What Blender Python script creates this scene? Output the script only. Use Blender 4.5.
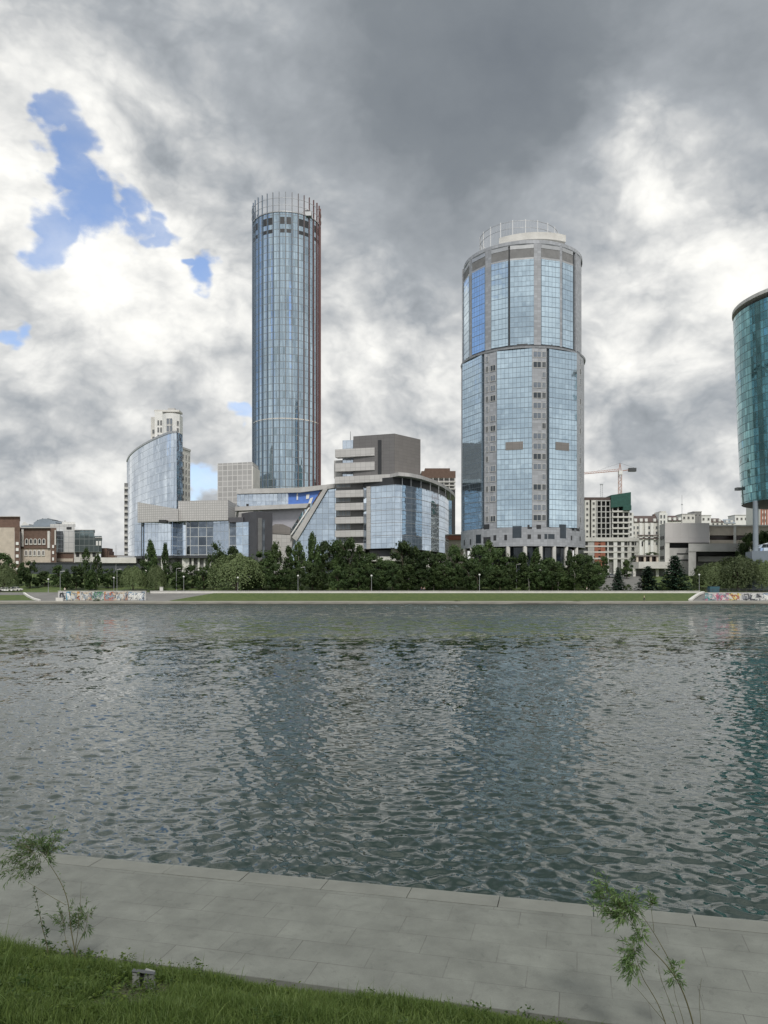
import bpy, math, random
import numpy as np
from mathutils import Vector, Matrix

# ------------------------------------------------------------------ clearing
for o in list(bpy.data.objects):
    bpy.data.objects.remove(o)
scene = bpy.context.scene
COL = scene.collection
random.seed(7)
RNG = np.random.default_rng(11)
F, CX, HY, CZ = 780.0, 384.0, 587.0, 5.0      # focal in pixels, centre column, horizon row, eye height over the water

def PX(px, Y): return (px - CX) / F * Y
def PZ(py, Y): return CZ + (HY - py) / F * Y

# ------------------------------------------------------------------ camera
cd = bpy.data.cameras.new("camera")
cam = bpy.data.objects.new("camera", cd); COL.objects.link(cam)
cam.location = (0, 0, CZ)
cam.rotation_euler = (math.radians(90), 0, 0)
cd.sensor_width = 36; cd.sensor_fit = 'AUTO'
cd.lens = F / 1024 * 36
cd.shift_y = (HY - 512) / 1024
cd.clip_end = 20000; cd.clip_start = 0.1
scene.camera = cam

# ------------------------------------------------------------------ view
scene.view_settings.view_transform = 'Standard'
scene.view_settings.look = 'None'
scene.view_settings.gamma = 1
scene.view_settings.exposure = 0.2
scene.render.engine = 'CYCLES'

# ------------------------------------------------------------------ sun
SUN_EL, SUN_AZ = math.radians(48), math.radians(173)     # azimuth clockwise from +Y: to the right, a little behind the viewer
sd = bpy.data.lights.new("sun", 'SUN'); sd.energy = 2.1; sd.angle = math.radians(11); sd.color = (1, .96, .9)
sun = bpy.data.objects.new("sun", sd); COL.objects.link(sun)
sv = Vector((math.sin(SUN_AZ) * math.cos(SUN_EL), math.cos(SUN_AZ) * math.cos(SUN_EL), math.sin(SUN_EL)))
sun.rotation_euler = sv.to_track_quat('Z', 'Y').to_euler()
sun.location = (60, -80, 120)

# ------------------------------------------------------------------ node helper
class NT:
    def __init__(s, tree): s.t = tree; s.n = tree.nodes; s.l = tree.links
    def new(s, typ, **kw):
        n = s.n.new(typ)
        for k, v in kw.items(): setattr(n, k, v)
        return n
    def set(s, sock, v):
        if isinstance(v, bpy.types.NodeSocket): s.l.new(v, sock)
        elif v is not None: sock.default_value = v
    def m(s, op, a, b=None, c=None, clamp=False):
        n = s.n.new('ShaderNodeMath'); n.operation = op; n.use_clamp = clamp
        s.set(n.inputs[0], a)
        if b is not None: s.set(n.inputs[1], b)
        if c is not None: s.set(n.inputs[2], c)
        return n.outputs[0]
    def v(s, op, a, b=None, c=None, scale=None):
        n = s.n.new('ShaderNodeVectorMath'); n.operation = op
        s.set(n.inputs[0], a)
        if b is not None: s.set(n.inputs[1], b)
        if c is not None: s.set(n.inputs[2], c)
        if scale is not None: s.set(n.inputs['Scale'], scale)
        return n.outputs['Value'] if op in ('DISTANCE', 'LENGTH', 'DOT_PRODUCT') else n.outputs['Vector']
    def noise(s, vec, scale, detail=4, rough=.55, dist=0, col=False, dim='3D'):
        n = s.n.new('ShaderNodeTexNoise'); n.noise_dimensions = dim
        if vec is not None: s.l.new(vec, n.inputs['Vector'])
        n.inputs['Scale'].default_value = scale; n.inputs['Detail'].default_value = detail
        n.inputs['Roughness'].default_value = rough; n.inputs['Distortion'].default_value = dist
        return n.outputs['Color'] if col else n.outputs[0]
    def rng(s, x, a, b, c=0, d=1, smooth=False):
        n = s.n.new('ShaderNodeMapRange')
        if smooth: n.interpolation_type = 'SMOOTHSTEP'
        s.set(n.inputs['Value'], x)
        for i, q in zip((1, 2, 3, 4), (a, b, c, d)): s.set(n.inputs[i], q)
        return n.outputs[0]
    def mix(s, f, a, b, typ='MIX'):
        n = s.n.new('ShaderNodeMix'); n.data_type = 'RGBA'; n.blend_type = typ
        s.set(n.inputs[0], f); s.set(n.inputs[6], c4(a)); s.set(n.inputs[7], c4(b))
        return n.outputs[2]
    def ramp(s, x, stops, interp='LINEAR'):
        n = s.n.new('ShaderNodeValToRGB'); s.l.new(x, n.inputs[0]); cr = n.color_ramp; cr.interpolation = interp
        while len(cr.elements) < len(stops): cr.elements.new(.5)
        for e, (p, c) in zip(cr.elements, stops): e.position = p; e.color = c4(c)
        return n.outputs[0]
def c4(c):
    if isinstance(c, bpy.types.NodeSocket): return c
    if isinstance(c, (int, float)): return (c, c, c, 1)
    return tuple(c) if len(c) == 4 else (*c, 1)
def lin(c): return tuple(x / 12.92 if x <= .04045 else ((x + .055) / 1.055) ** 2.4 for x in c)

# ------------------------------------------------------------------ world: Nishita sky behind procedural cloud
W = bpy.data.worlds.new("World"); scene.world = W; W.use_nodes = True
nt = NT(W.node_tree); nt.n.clear()
out = nt.new('ShaderNodeOutputWorld'); bg = nt.new('ShaderNodeBackground')
nt.l.new(bg.outputs[0], out.inputs[0]); bg.inputs['Strength'].default_value = 0.1
sky = nt.new('ShaderNodeTexSky', sky_type='NISHITA', sun_disc=False)
sky.sun_elevation = SUN_EL; sky.sun_rotation = SUN_AZ
sky.air_density = 1.2; sky.dust_density = .6; sky.ozone_density = 1.6
tc = nt.new('ShaderNodeTexCoord')
D0 = nt.v('NORMALIZE', tc.outputs['Generated'])
Dq = nt.v('MULTIPLY', D0, (1, 1, 1.45))                       # cloud features flatten sideways
w1 = nt.v('SCALE', nt.v('SUBTRACT', nt.noise(Dq, 3.0, 2, .5, col=True), (.5, .5, .5)), scale=.26)
w2 = nt.v('SCALE', nt.v('SUBTRACT', nt.noise(Dq, 14, 3, .6, col=True), (.5, .5, .5)), scale=.075)
Dw = nt.v('ADD', nt.v('ADD', D0, w1), w2)
def sdir(px, py):
    v = Vector((px - CX, F, HY - py)); v.normalize(); return tuple(v)
def blob(src, d, r, soft=1.0):
    return nt.rng(nt.v('DISTANCE', src, d), r / F * 1.0, r / F * (1 - soft), 0, 1, smooth=True)
L = None
def addL(x):
    global L
    L = x if L is None else nt.m('ADD', L, x)
Dp = nt.v('ADD', Dq, nt.v('SCALE', w1, scale=.5))
n_big = nt.noise(Dq, 2.3, 2, .5)
n_mid = nt.noise(Dp, 5.2, 7, .55)
n_mid2 = nt.noise(nt.v('ADD', Dp, (.020, .0, .034)), 5.2, 6, .55)
addL(nt.m('MULTIPLY_ADD', nt.m('SUBTRACT', n_big, .5), .24, .862))
addL(nt.m('MULTIPLY', nt.m('SUBTRACT', n_mid, .5), .22))
relief = nt.m('MULTIPLY', nt.m('SUBTRACT', n_mid, n_mid2), .90)
vor = nt.new('ShaderNodeTexVoronoi', feature='F1'); vor.inputs['Scale'].default_value = 13
vor.inputs['Detail'].default_value = 2.5; vor.inputs['Roughness'].default_value = .6; vor.inputs['Lacunarity'].default_value = 2.3
nt.l.new(nt.v('ADD', Dp, w2), vor.inputs['Vector'])
puff = nt.m('MULTIPLY', nt.m('SUBTRACT', .66, vor.outputs['Distance']), .17)      # cauliflower heads
# where the cloud is thick and dark, and where the sun comes through it
BLOBS = [  # px, py, radius px, gain
    (560, 50, 320, -.31), (330, 50, 290, -.26), (430, 130, 190, -.08), (760, 10, 300, -.18), (520, 150, 120, -.07), (755, 140, 100, -.12),
    (30, 160, 130, .17), (10, 60, 120, .06), (150, 130, 110, .08), (190, 285, 120, .20), (110, 300, 90, .10),
    (665, 195, 160, .26), (745, 235, 110, .12), (610, 140, 80, .14), (590, 300, 150, .06), (700, 330, 120, .04), (370, 320, 90, .05), (400, 250, 90, -.06), (360, 410, 110, .04),
    (170, 385, 100, -.11), (40, 470, 120, -.14), (95, 505, 60, .14), (700, 445, 120, -.22), (630, 430, 90, -.10), (620, 360, 60, -.06), (700, 503, 70, .12),
    (590, 240, 60, -.08), (400, 520, 200, .05)]
for px, py, r, g in BLOBS:
    addL(nt.m('MULTIPLY', blob(Dw, sdir(px, py), r), g))
# relief is strong on sunlit cumulus, faint in the flat dark layer
relW = nt.rng(L, .5, .8, .22, 1.0, smooth=True)
L = nt.m('ADD', L, nt.m('MULTIPLY', nt.m('ADD', relief, puff), relW))
cloud = nt.ramp(L, [(.0, lin((.36, .39, .43))), (.42, lin((.50, .525, .55))), (.60, lin((.64, .66, .68))),
                    (.74, lin((.77, .778, .782))), (.88, lin((.90, .90, .89))), (1.0, lin((.985, .98, .96)))])
cloud10 = nt.v('SCALE', cloud, scale=9.6)
# openings with blue sky
Dh = nt.v('ADD', nt.v('ADD', D0, nt.v('SCALE', w1, scale=.22)), nt.v('SCALE', w2, scale=1.35))
H = None
HOLES = [(50, 112, 21), (62, 138, 23), (66, 176, 24), (88, 212, 36), (54, 236, 30), (124, 212, 30), (152, 220, 20), (213, 268, 20), (196, 258, 10),
         (246, 412, 15), (6, 326, 15), (208, 482, 24)]
BACK = [((-.62, -.72, .30), 110), ((-.80, -.42, .42), 180), ((.30, -.90, .34), 70), ((-.88, .30, .36), 250), ((-.93, .03, .30), 150), ((.62, -.68, .55), 110), ((-.9, -.1, .5), 160)]
for px, py, r in HOLES:
    b = blob(Dh, sdir(px, py), r * 1.5)
    H = b if H is None else nt.m('MAXIMUM', H, b)
for d, r in BACK:
    v = Vector(d).normalized()
    H = nt.m('MAXIMUM', H, blob(Dw, tuple(v), r * 1.3))
Hn = nt.m('ADD', H, nt.m('MULTIPLY', nt.m('SUBTRACT', nt.noise(Dp, 15, 7, .68), .5), 1.0))
hole = nt.rng(Hn, .30, .72, 0, 1, smooth=True)
skyb = nt.v('ADD', nt.v('MULTIPLY', sky.outputs[0], (1.02, 1.06, 1.30)), (.80, .95, 1.0))      # thin high veil over the blue
hole = nt.m('MULTIPLY', hole, nt.rng(n_mid, .36, .60, 1.0, .60))
final = nt.mix(hole, cloud10, skyb)
# below the horizon: the pale band carries on so nothing dark shows past the ground
nt.l.new(final, bg.inputs['Color'])
W.cycles.sampling_method = 'MANUAL'; W.cycles.sample_map_resolution = 512

# ------------------------------------------------------------------ tagging and mesh building
def tag(o, label=None, cat=None, group=None, kind=None):
    if label: o['label'] = label
    if cat: o['category'] = cat
    if group: o['group'] = group
    if kind: o['kind'] = kind
    return o
def thing(name, label, cat, loc, group=None, rz=0):
    o = bpy.data.objects.new(name, None); COL.objects.link(o); o.location = loc
    o.rotation_euler = (0, 0, rz); o.empty_display_size = .5
    return tag(o, label, cat, group)

class MB:
    """collects faces in world coordinates, links them as ONE object"""
    def __init__(s): s.v = []; s.f = []; s.uv = []
    def face(s, pts, uv=None):
        i = len(s.v); s.v += [tuple(p) for p in pts]; s.f.append(tuple(range(i, i + len(pts))))
        if uv is None:
            a, b, c = Vector(pts[0]), Vector(pts[1]), Vector(pts[2])
            n = (b - a).cross(c - b)
            if n.length > 0: n.normalize()
            if abs(n.z) > .7: uv = [(p[0], p[1]) for p in pts]
            else:
                t = Vector((-n.y, n.x, 0)); t.normalize()
                uv = [(Vector(p).dot(t), p[2]) for p in pts]
        s.uv += uv
        return s
    def prism(s, poly, z0, z1, top=True, bottom=True):
        """poly counter-clockwise seen from above; z0/z1 numbers or per-vertex lists"""
        n = len(poly)
        a = z0 if hasattr(z0, '__len__') else [z0] * n
        b = z1 if hasattr(z1, '__len__') else [z1] * n
        ar = sum(poly[i][0] * poly[(i + 1) % n][1] - poly[(i + 1) % n][0] * poly[i][1] for i in range(n))
        if ar < 0: poly = poly[::-1]; a = a[::-1]; b = b[::-1]
        u = 0
        for i in range(n):
            j = (i + 1) % n; p, q = poly[i], poly[j]
            d = math.hypot(q[0] - p[0], q[1] - p[1])
            s.face([(p[0], p[1], a[i]), (q[0], q[1], a[j]), (q[0], q[1], b[j]), (p[0], p[1], b[i])],
                   [(u, a[i]), (u + d, a[j]), (u + d, b[j]), (u, b[i])]); u += d
        if top: s.face([(poly[i][0], poly[i][1], b[i]) for i in range(n)])
        if bottom: s.face([(poly[i][0], poly[i][1], a[i]) for i in range(n)][::-1])
        return s
    def box(s, x0, x1, y0, y1, z0, z1): return s.prism([(x0, y0), (x1, y0), (x1, y1), (x0, y1)], z0, z1)
    def slab(s, p, q, t, z0, z1, off=0.0):
        """upright slab between plan points p and q, thickness t going away from the viewer, pushed off towards the viewer"""
        d = Vector((q[0] - p[0], q[1] - p[1])); d.normalize(); n = Vector((-d.y, d.x))
        if n.y < 0: n = -n
        a = [(p[0] - n.x * off, p[1] - n.y * off), (q[0] - n.x * off, q[1] - n.y * off)]
        b = [(a[1][0] + n.x * t, a[1][1] + n.y * t), (a[0][0] + n.x * t, a[0][1] + n.y * t)]
        zz0 = z0 if not hasattr(z0, '__len__') else [z0[0], z0[1], z0[1], z0[0]]
        zz1 = z1 if not hasattr(z1, '__len__') else [z1[0], z1[1], z1[1], z1[0]]
        return s.prism(a + b, zz0, zz1)
    def bar(s, a, b, w, h=None):
        """square bar between two 3-D points"""
        a, b = Vector(a), Vector(b); h = h or w
        d = (b - a).normalized(); up = Vector((0, 0, 1)) if abs(d.z) < .9 else Vector((0, 1, 0))
        x = d.cross(up).normalized() * w / 2; y = x.cross(d).normalized() * h / 2
        c = [a - x - y, a + x - y, a + x + y, a - x + y]; e = [p + (b - a) for p in c]
        for i in range(4):
            j = (i + 1) % 4; s.face([c[i], c[j], e[j], e[i]])
        s.face(c[::-1]); s.face(e); return s
    def tube(s, pts, radii, n=8):
        rings = []
        for k, p in enumerate(pts):
            p = Vector(p)
            d = (Vector(pts[min(k + 1, len(pts) - 1)]) - Vector(pts[max(k - 1, 0)])).normalized()
            up = Vector((0, 1, 0)) if abs(d.y) < .9 else Vector((1, 0, 0))
            x = d.cross(up).normalized(); y = d.cross(x)
            rings.append([p + (x * math.cos(2 * math.pi * i / n) + y * math.sin(2 * math.pi * i / n)) * radii[k] for i in range(n)])
        for k in range(len(rings) - 1):
            for i in range(n):
                j = (i + 1) % n; s.face([rings[k][j], rings[k][i], rings[k + 1][i], rings[k + 1][j]])
        s.face(rings[0]); s.face(rings[-1][::-1]); return s
    def lathe(s, c, prof, n=24, a0=0, a1=2 * math.pi):
        """prof: list of (radius, z)"""
        full = abs(a1 - a0 - 2 * math.pi) < 1e-6
        u0 = 0
        for i in range(n):
            p, q = a0 + (a1 - a0) * i / n, a0 + (a1 - a0) * (i + 1) / n
            for (r1, z1), (r2, z2) in zip(prof, prof[1:]):
                P = [(c[0] + r1 * math.cos(p), c[1] + r1 * math.sin(p), z1), (c[0] + r1 * math.cos(q), c[1] + r1 * math.sin(q), z1),
                     (c[0] + r2 * math.cos(q), c[1] + r2 * math.sin(q), z2), (c[0] + r2 * math.cos(p), c[1] + r2 * math.sin(p), z2)]
                rr = max(r1, r2)
                U = [(p * rr, z1), (q * rr, z1), (q * rr, z2), (p * rr, z2)]
                if r1 < 1e-6: P = [P[0], P[2], P[3]]; U = [U[0], U[2], U[3]]
                elif r2 < 1e-6: P = P[:3]; U = U[:3]
                s.face(P, U)
        return s
    def build(s, name, mat, parent=None, smooth=False, label=None, kind=None, merge=False):
        me = bpy.data.meshes.new(name)
        off = Vector(parent_loc(parent)) if parent else Vector((0, 0, 0))
        me.from_pydata([(p[0] - off.x, p[1] - off.y, p[2] - off.z) for p in s.v], [], s.f)
        uvl = me.uv_layers.new(name="uv")
        uvl.data.foreach_set("uv", np.array(s.uv, dtype=np.float32).ravel())
        me.materials.append(mat)
        if merge or smooth:
            import bmesh
            bm = bmesh.new(); bm.from_mesh(me); bmesh.ops.remove_doubles(bm, verts=bm.verts, dist=1e-4); bm.to_mesh(me); bm.free()
        if smooth: me.polygons.foreach_set("use_smooth", [True] * len(me.polygons))
        o = bpy.data.objects.new(name, me); COL.objects.link(o)
        if parent: o.parent = parent
        if label: o['label'] = label
        if kind: o['kind'] = kind
        return o
def parent_loc(p):
    v = Vector(p.location); q = p.parent
    while q: v += Vector(q.location); q = q.parent
    return v
def child_copy(o, parent, loc, rz=0):
    c = o.copy(); COL.objects.link(c); c.parent = parent; c.location = loc; c.rotation_euler = (0, 0, rz); return c
def copy_tree(o, parent=None):
    c = o.copy(); COL.objects.link(c); c.parent = parent
    for ch in list(o.children): copy_tree(ch, c)
    return c

# ------------------------------------------------------------------ materials
def newmat(name):
    m = bpy.data.materials.new(name); m.use_nodes = True; t = NT(m.node_tree)
    b = t.n['Principled BSDF']
    return m, t, b
def plain(name, col, rough=.7, metal=0.0, var=.12, scale=.6, bump=0.0, bscale=8):
    m, t, b = newmat(name)
    tcn = t.new('ShaderNodeTexCoord')
    n = t.noise(tcn.outputs['Object'], scale, 5, .6)
    f = t.rng(n, .3, .7, 1 - var, 1 + var)
    t.l.new(t.v('SCALE', t_rgb(t, col), scale=f), b.inputs['Base Color'])
    b.inputs['Roughness'].default_value = rough; b.inputs['Metallic'].default_value = metal
    if bump:
        bn = t.new('ShaderNodeBump'); bn.inputs['Strength'].default_value = bump; bn.inputs['Distance'].default_value = .02
        t.l.new(t.noise(tcn.outputs['Object'], bscale, 5, .6), bn.inputs['Height']); t.l.new(bn.outputs[0], b.inputs['Normal'])
    return m
def t_rgb(t, col):
    n = t.new('ShaderNodeRGB'); n.outputs[0].default_value = c4(col); return n.outputs[0]
def gridmat(name, pw, ph, lw, lh, pane, line, metal=.0, rough=.6, jit=0.0, pvar=.1, streak=.0, wob=0.0, lmetal=0, lrough=.5, floor_h=None, alt=None, altp=0.0):
    """panes/panels laid out in the face's own metres (UV), each with its own tint and tiny tilt"""
    m, t, b = newmat(name)
    uv = t.new('ShaderNodeUVMap'); sp = t.new('ShaderNodeSeparateXYZ'); t.l.new(uv.outputs[0], sp.inputs[0])
    u = t.m('DIVIDE', sp.outputs[0], pw); v = t.m('DIVIDE', sp.outputs[1], ph)
    lu = t.m('LESS_THAN', t.m('FRACT', u), lw / pw); lv = t.m('LESS_THAN', t.m('FRACT', v), lh / ph)
    ln = t.m('MAXIMUM', lu, lv)
    if floor_h:
        ln = t.m('MAXIMUM', ln, t.m('LESS_THAN', t.m('FRACT', t.m('DIVIDE', sp.outputs[1], floor_h)), lh * 2.4 / floor_h))
    cb = t.new('ShaderNodeCombineXYZ'); t.l.new(t.m('FLOOR', u), cb.inputs[0]); t.l.new(t.m('FLOOR', v), cb.inputs[1])
    wn = t.new('ShaderNodeTexWhiteNoise', noise_dimensions='3D'); t.l.new(cb.outputs[0], wn.inputs['Vector'])
    fv = t.rng(wn.outputs['Value'], 0, 1, 1 - pvar, 1 + pvar)
    nz = t.noise(uv.outputs[0], .045, 5, .6); fv = t.m('MULTIPLY', fv, t.rng(nz, .3, .7, 1 - streak, 1 + streak))
    col = t.v('SCALE', t_rgb(t, pane), scale=fv)
    if alt is not None:
        col = t.mix(t.m('LESS_THAN', t.m('FRACT', t.m('MULTIPLY', wn.outputs['Value'], 7.13)), altp), col, alt)
    t.l.new(t.mix(ln, col, line), b.inputs['Base Color'])
    t.set(b.inputs['Metallic'], t.rng(ln, 0, 1, metal, lmetal)); t.set(b.inputs['Roughness'], t.rng(ln, 0, 1, rough, lrough))
    if jit > 0 or wob > 0:
        g = t.new('ShaderNodeNewGeometry')
        off = t.v('SCALE', t.v('SUBTRACT', wn.outputs['Color'], (.5, .5, .5)), scale=jit)
        if wob > 0:
            o2 = t.v('SCALE', t.v('SUBTRACT', t.noise(uv.outputs[0], .35, 3, .5, col=True), (.5, .5, .5)), scale=wob)
            off = t.v('ADD', off, o2)
        t.l.new(t.v('NORMALIZE', t.v('ADD', g.outputs['Normal'], off)), b.inputs['Normal'])
    return m

M = {}
M['concrete'] = plain('concrete_grey', (.45, .445, .435), .8, var=.15, scale=.3)
M['concrete_light'] = plain('concrete_light', (.60, .59, .56), .8, var=.12, scale=.3)
M['concrete_dark'] = plain('concrete_dark', (.20, .20, .20), .8, var=.15)
M['white'] = plain('white_paint', (.72, .72, .70), .6, var=.06)
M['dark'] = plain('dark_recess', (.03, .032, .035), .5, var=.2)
M['darkmetal'] = plain('dark_metal', (.07, .075, .08), .45, .3, var=.1)
M['steel'] = plain('pale_steel', (.42, .43, .44), .4, .5, var=.08)
M['winglass'] = plain('window_glass', (.06, .075, .09), .08, .35, var=.3, scale=.2)
M['iset_glass'] = gridmat('tall_tower_glass', 1.55, 3.7, .16, .34, (.42, .53, .62), (.20, .24, .27), metal=.92, rough=.06, jit=.022, pvar=.06, streak=.16, wob=.04, alt=(.34, .43, .49), altp=.05)
M['iset_fin'] = plain('red_brown_fin', (.13, .05, .045), .55, .0, var=.1)
M['dem_glass'] = gridmat('stepped_tower_glass', 1.35, 1.75, .10, .10, (.52, .655, .76), (.15, .19, .23), metal=.92, rough=.05, jit=.008, pvar=.05, streak=.10, wob=.035, floor_h=3.5)
M['dem_stone'] = gridmat('grey_stone_cladding', 1.2, .85, .05, .05, (.33, .345, .37), (.23, .235, .25), rough=.45, pvar=.14, streak=.14)
M['b_glass'] = gridmat('curved_block_glass', 1.6, 3.2, .10, .14, (.62, .70, .80), (.30, .34, .38), metal=.92, rough=.04, jit=.014, pvar=.06, streak=.08, wob=.05)
M['c_dark'] = gridmat('dark_reflection_glass', 3.2, 3.4, .22, .22, (.16, .19, .23), (.50, .52, .53), metal=.90, rough=.05, jit=.03, pvar=.4, streak=.3, wob=.10)  # dark tint stands in for building reflections in these bays
M['g_glass'] = gridmat('office_glass', 2.4, 2.1, .12, .12, (.55, .65, .76), (.22, .25, .28), metal=.92, rough=.04, jit=.012, pvar=.06, streak=.08, wob=.04)
M['c_glass'] = gridmat('pavilion_glass', 3.2, 3.4, .14, .14, (.48, .58, .70), (.36, .38, .40), metal=.90, rough=.05, jit=.04, pvar=.22, streak=.2, wob=.08)
M['n_glass'] = gridmat('teal_glass', 1.6, 2.6, .13, .2, (.18, .36, .38), (.06, .12, .13), metal=.88, rough=.06, jit=.03, pvar=.22, streak=.22, wob=.05)
M['perf'] = gridmat('pierced_panel', .9, .9, .22, .22, (.52, .51, .50), (.36, .355, .35), rough=.6, pvar=.05, streak=.04)
M['panel'] = gridmat('grey_facade_panel', 2.0, 1.6, .10, .10, (.50, .49, .48), (.34, .335, .33), rough=.6, pvar=.06)
M['grid_panel'] = gridmat('gridded_panel', 2.2, 2.2, .3, .3, (.37, .365, .36), (.55, .545, .53), rough=.6, pvar=.10)
M['darkpanel'] = gridmat('dark_cladding', 2.4, 1.2, .05, .05, (.15, .145, .145), (.08, .08, .08), rough=.5, pvar=.05)
M['taupe'] = gridmat('taupe_cladding', 2.4, 1.2, .05, .05, (.21, .195, .185), (.12, .115, .11), rough=.5, pvar=.05)  # also the office cube's right face, its light put into the colour
M['brick'] = plain('brown_brick', (.135, .088, .068), .85, var=.2, scale=.8)
M['orange'] = plain('orange_render', (.34, .13, .085), .8, var=.15)
M['beige'] = plain('beige_render', (.50, .44, .37), .8, var=.12)
M['mauve'] = gridmat('blank_panel_wall', 3.0, 6.0, .04, .04, (.52, .50, .495), (.43, .41, .405), rough=.75, pvar=.03, streak=.10)
M['mansard'] = plain('brown_roof', (.085, .06, .055), .7, var=.2)
M['net'] = plain('green_netting', (.025, .085, .07), .8, var=.25, scale=.8)
M['blue'] = plain('blue_banner', (.09, .20, .58), .4, var=.08)
M['asphalt'] = plain('asphalt', (.06, .06, .06), .9, var=.15)
M['cranered'] = plain('crane_paint', (.38, .20, .14), .6, var=.1)
M['graphite'] = plain('graphite_block', (.085, .085, .095), .5, var=.1)
M['bluegrey'] = plain('blue_grey_slab', (.23, .27, .31), .55, var=.08)

# ------------------------------------------------------------------ terrain profile of the far bank
PROF = [(246, 3.3), (256, 3.9), (268, 5.2), (284, 8.0), (300, 10.0)]
def gz(Y):
    if Y <= 246: return 3.3
    for (a, za), (b, zb) in zip(PROF, PROF[1:]):
        if Y <= b: return za + (zb - za) * (Y - a) / (b - a)
    return 10.0
# ================================================================== SETTING
# ---- water: real waves near the viewer, finer ripples in the material
def water_material():
    m, t, b = newmat('pond_water')
    b.inputs['Base Color'].default_value = (.009, .023, .015, 1)
    b.inputs['Roughness'].default_value = .035; b.inputs['IOR'].default_value = 1.333
    b.inputs['IOR'].default_value = 1.68; b.inputs['Roughness'].default_value = .02
    g = t.new('ShaderNodeNewGeometry'); P_ = g.outputs['Position']
    sp = t.new('ShaderNodeSeparateXYZ'); t.l.new(P_, sp.inputs[0])
    gust = t.rng(t.noise(t.v('MULTIPLY', P_, (.030, .085, 1)), 1.0, 4, .6), .34, .66, .62, 1.25)
    n1 = t.v('SUBTRACT', t.noise(t.v('MULTIPLY', P_, (.75, .50, 1)), 1.0, 3, .62, col=True), (.5, .5, .5))
    n2 = t.v('SUBTRACT', t.noise(t.v('MULTIPLY', P_, (1.0, 1.4, 1)), 4.5, 1, .5, col=True), (.5, .5, .5))
    far = t.rng(sp.outputs[1], 18, 90, .05, 1.0)          # the mesh itself carries the waves near the bank
    off = t.v('ADD', t.v('SCALE', n1, scale=t.m('MULTIPLY', far, 1.5)), t.v('SCALE', n2, scale=t.rng(far, 0, 1, .06, .55)))
    off = t.v('SCALE', off, scale=t.rng(sp.outputs[1], 90, 215, 1.0, 2.6))
    off = t.v('MULTIPLY', t.v('SCALE', off, scale=gust), (1, 1, 0))
    cb = t.new('ShaderNodeCombineXYZ'); t.l.new(t.rng(sp.outputs[1], 80, 190, 0, -.36), cb.inputs[1])      # far normals lean to the viewer, shaping the reflection away from the bank
    off = t.v('ADD', off, cb.outputs[0])
    t.l.new(t.v('NORMALIZE', t.v('ADD', g.outputs['Normal'], off)), b.inputs['Normal'])
    return m
M['water'] = water_material()
def build_water():
    na, nr = 760, 900
    tt = np.linspace(-1.15, 1.15, na); rr = np.exp(np.linspace(math.log(6.5), math.log(222.9), nr))
    R, T = np.meshgrid(rr, tt, indexing='ij'); X = R * T; Y = R
    rg = np.random.default_rng(5); Z = np.zeros_like(X)
    gust = .75 + .25 * np.sin(X * .11 + 1.3 * np.sin(Y * .07)) * np.sin(Y * .16 + .8 * np.sin(X * .05 + 2))
    for k in range(70):
        lam = math.exp(rg.uniform(math.log(.20), math.log(.95))); th = math.radians(rg.normal(66, 42))
        kx, ky = 2 * math.pi / lam * math.cos(th), 2 * math.pi / lam * math.sin(th)
        amp = .0066 * lam ** 1.0
        ph = rg.uniform(0, 6.28)
        q = kx * X + ky * Y + ph + .9 * np.sin(.35 * kx * Y * .3 + ph * 2)
        fade = np.clip((lam * 14 - (Y * Y / 3900.0) * 6) / (lam * 8), 0, 1)
        Z += amp * (np.sin(q) + .25 * np.cos(2 * q)) * fade
    Z *= gust
    Z *= np.clip((222.9 - Y) / 5, 0, 1) * np.clip((1.15 - np.abs(T)) / .05, 0, 1)
    v = np.stack([X, Y, Z], -1).reshape(-1, 3)
    i = np.arange(nr - 1)[:, None] * na + np.arange(na - 1)[None, :]
    f = np.stack([i, i + 1, i + 1 + na, i + na], -1).reshape(-1, 4)
    # calm sheet for the rest: a ring of big quads round the fine patch
    a0, a1, x0, x1 = 6.5, 222.9, 1.15 * 6.5, 1.15 * 222.9
    ex = np.array([(-900, 6.5, 0), (-x0, a0, 0), (-x1, a1, 0), (-900, 222.9, 0), (900, 6.5, 0), (x0, a0, 0), (x1, a1, 0), (900, 222.9, 0),
                   (-900, 226, 0), (900, 226, 0)], float)
    n0 = len(v); v = np.concatenate([v, ex])
    f = np.concatenate([f, n0 + np.array([[0, 1, 2, 3], [5, 4, 7, 6], [3, 2, 8, 8], [2, 6, 9, 8], [6, 7, 9, 9]])])
    faces = [tuple(dict.fromkeys(q)) for q in f[-3:].tolist()]
    f = f[:-3]
    me = bpy.data.meshes.new('water')
    me.from_pydata(v.tolist(), [], f.tolist() + faces)
    me.polygons.foreach_set("use_smooth", [True] * len(me.polygons))
    me.materials.append(M['water'])
    o = bpy.data.objects.new('water', me); COL.objects.link(o); tag(o, kind='structure')
build_water()

# ---- near bank: promenade slabs and grass slope
TX, TY = .9701, -.2425        # along the promenade
NX, NY = .2425, .9701         # towards the water
def prom_pt(a, s, z):         # a metres along, s metres towards the water from the grass edge
    return (a * TX + s * NX, 8.45 + a * TY + s * NY, z)
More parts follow.
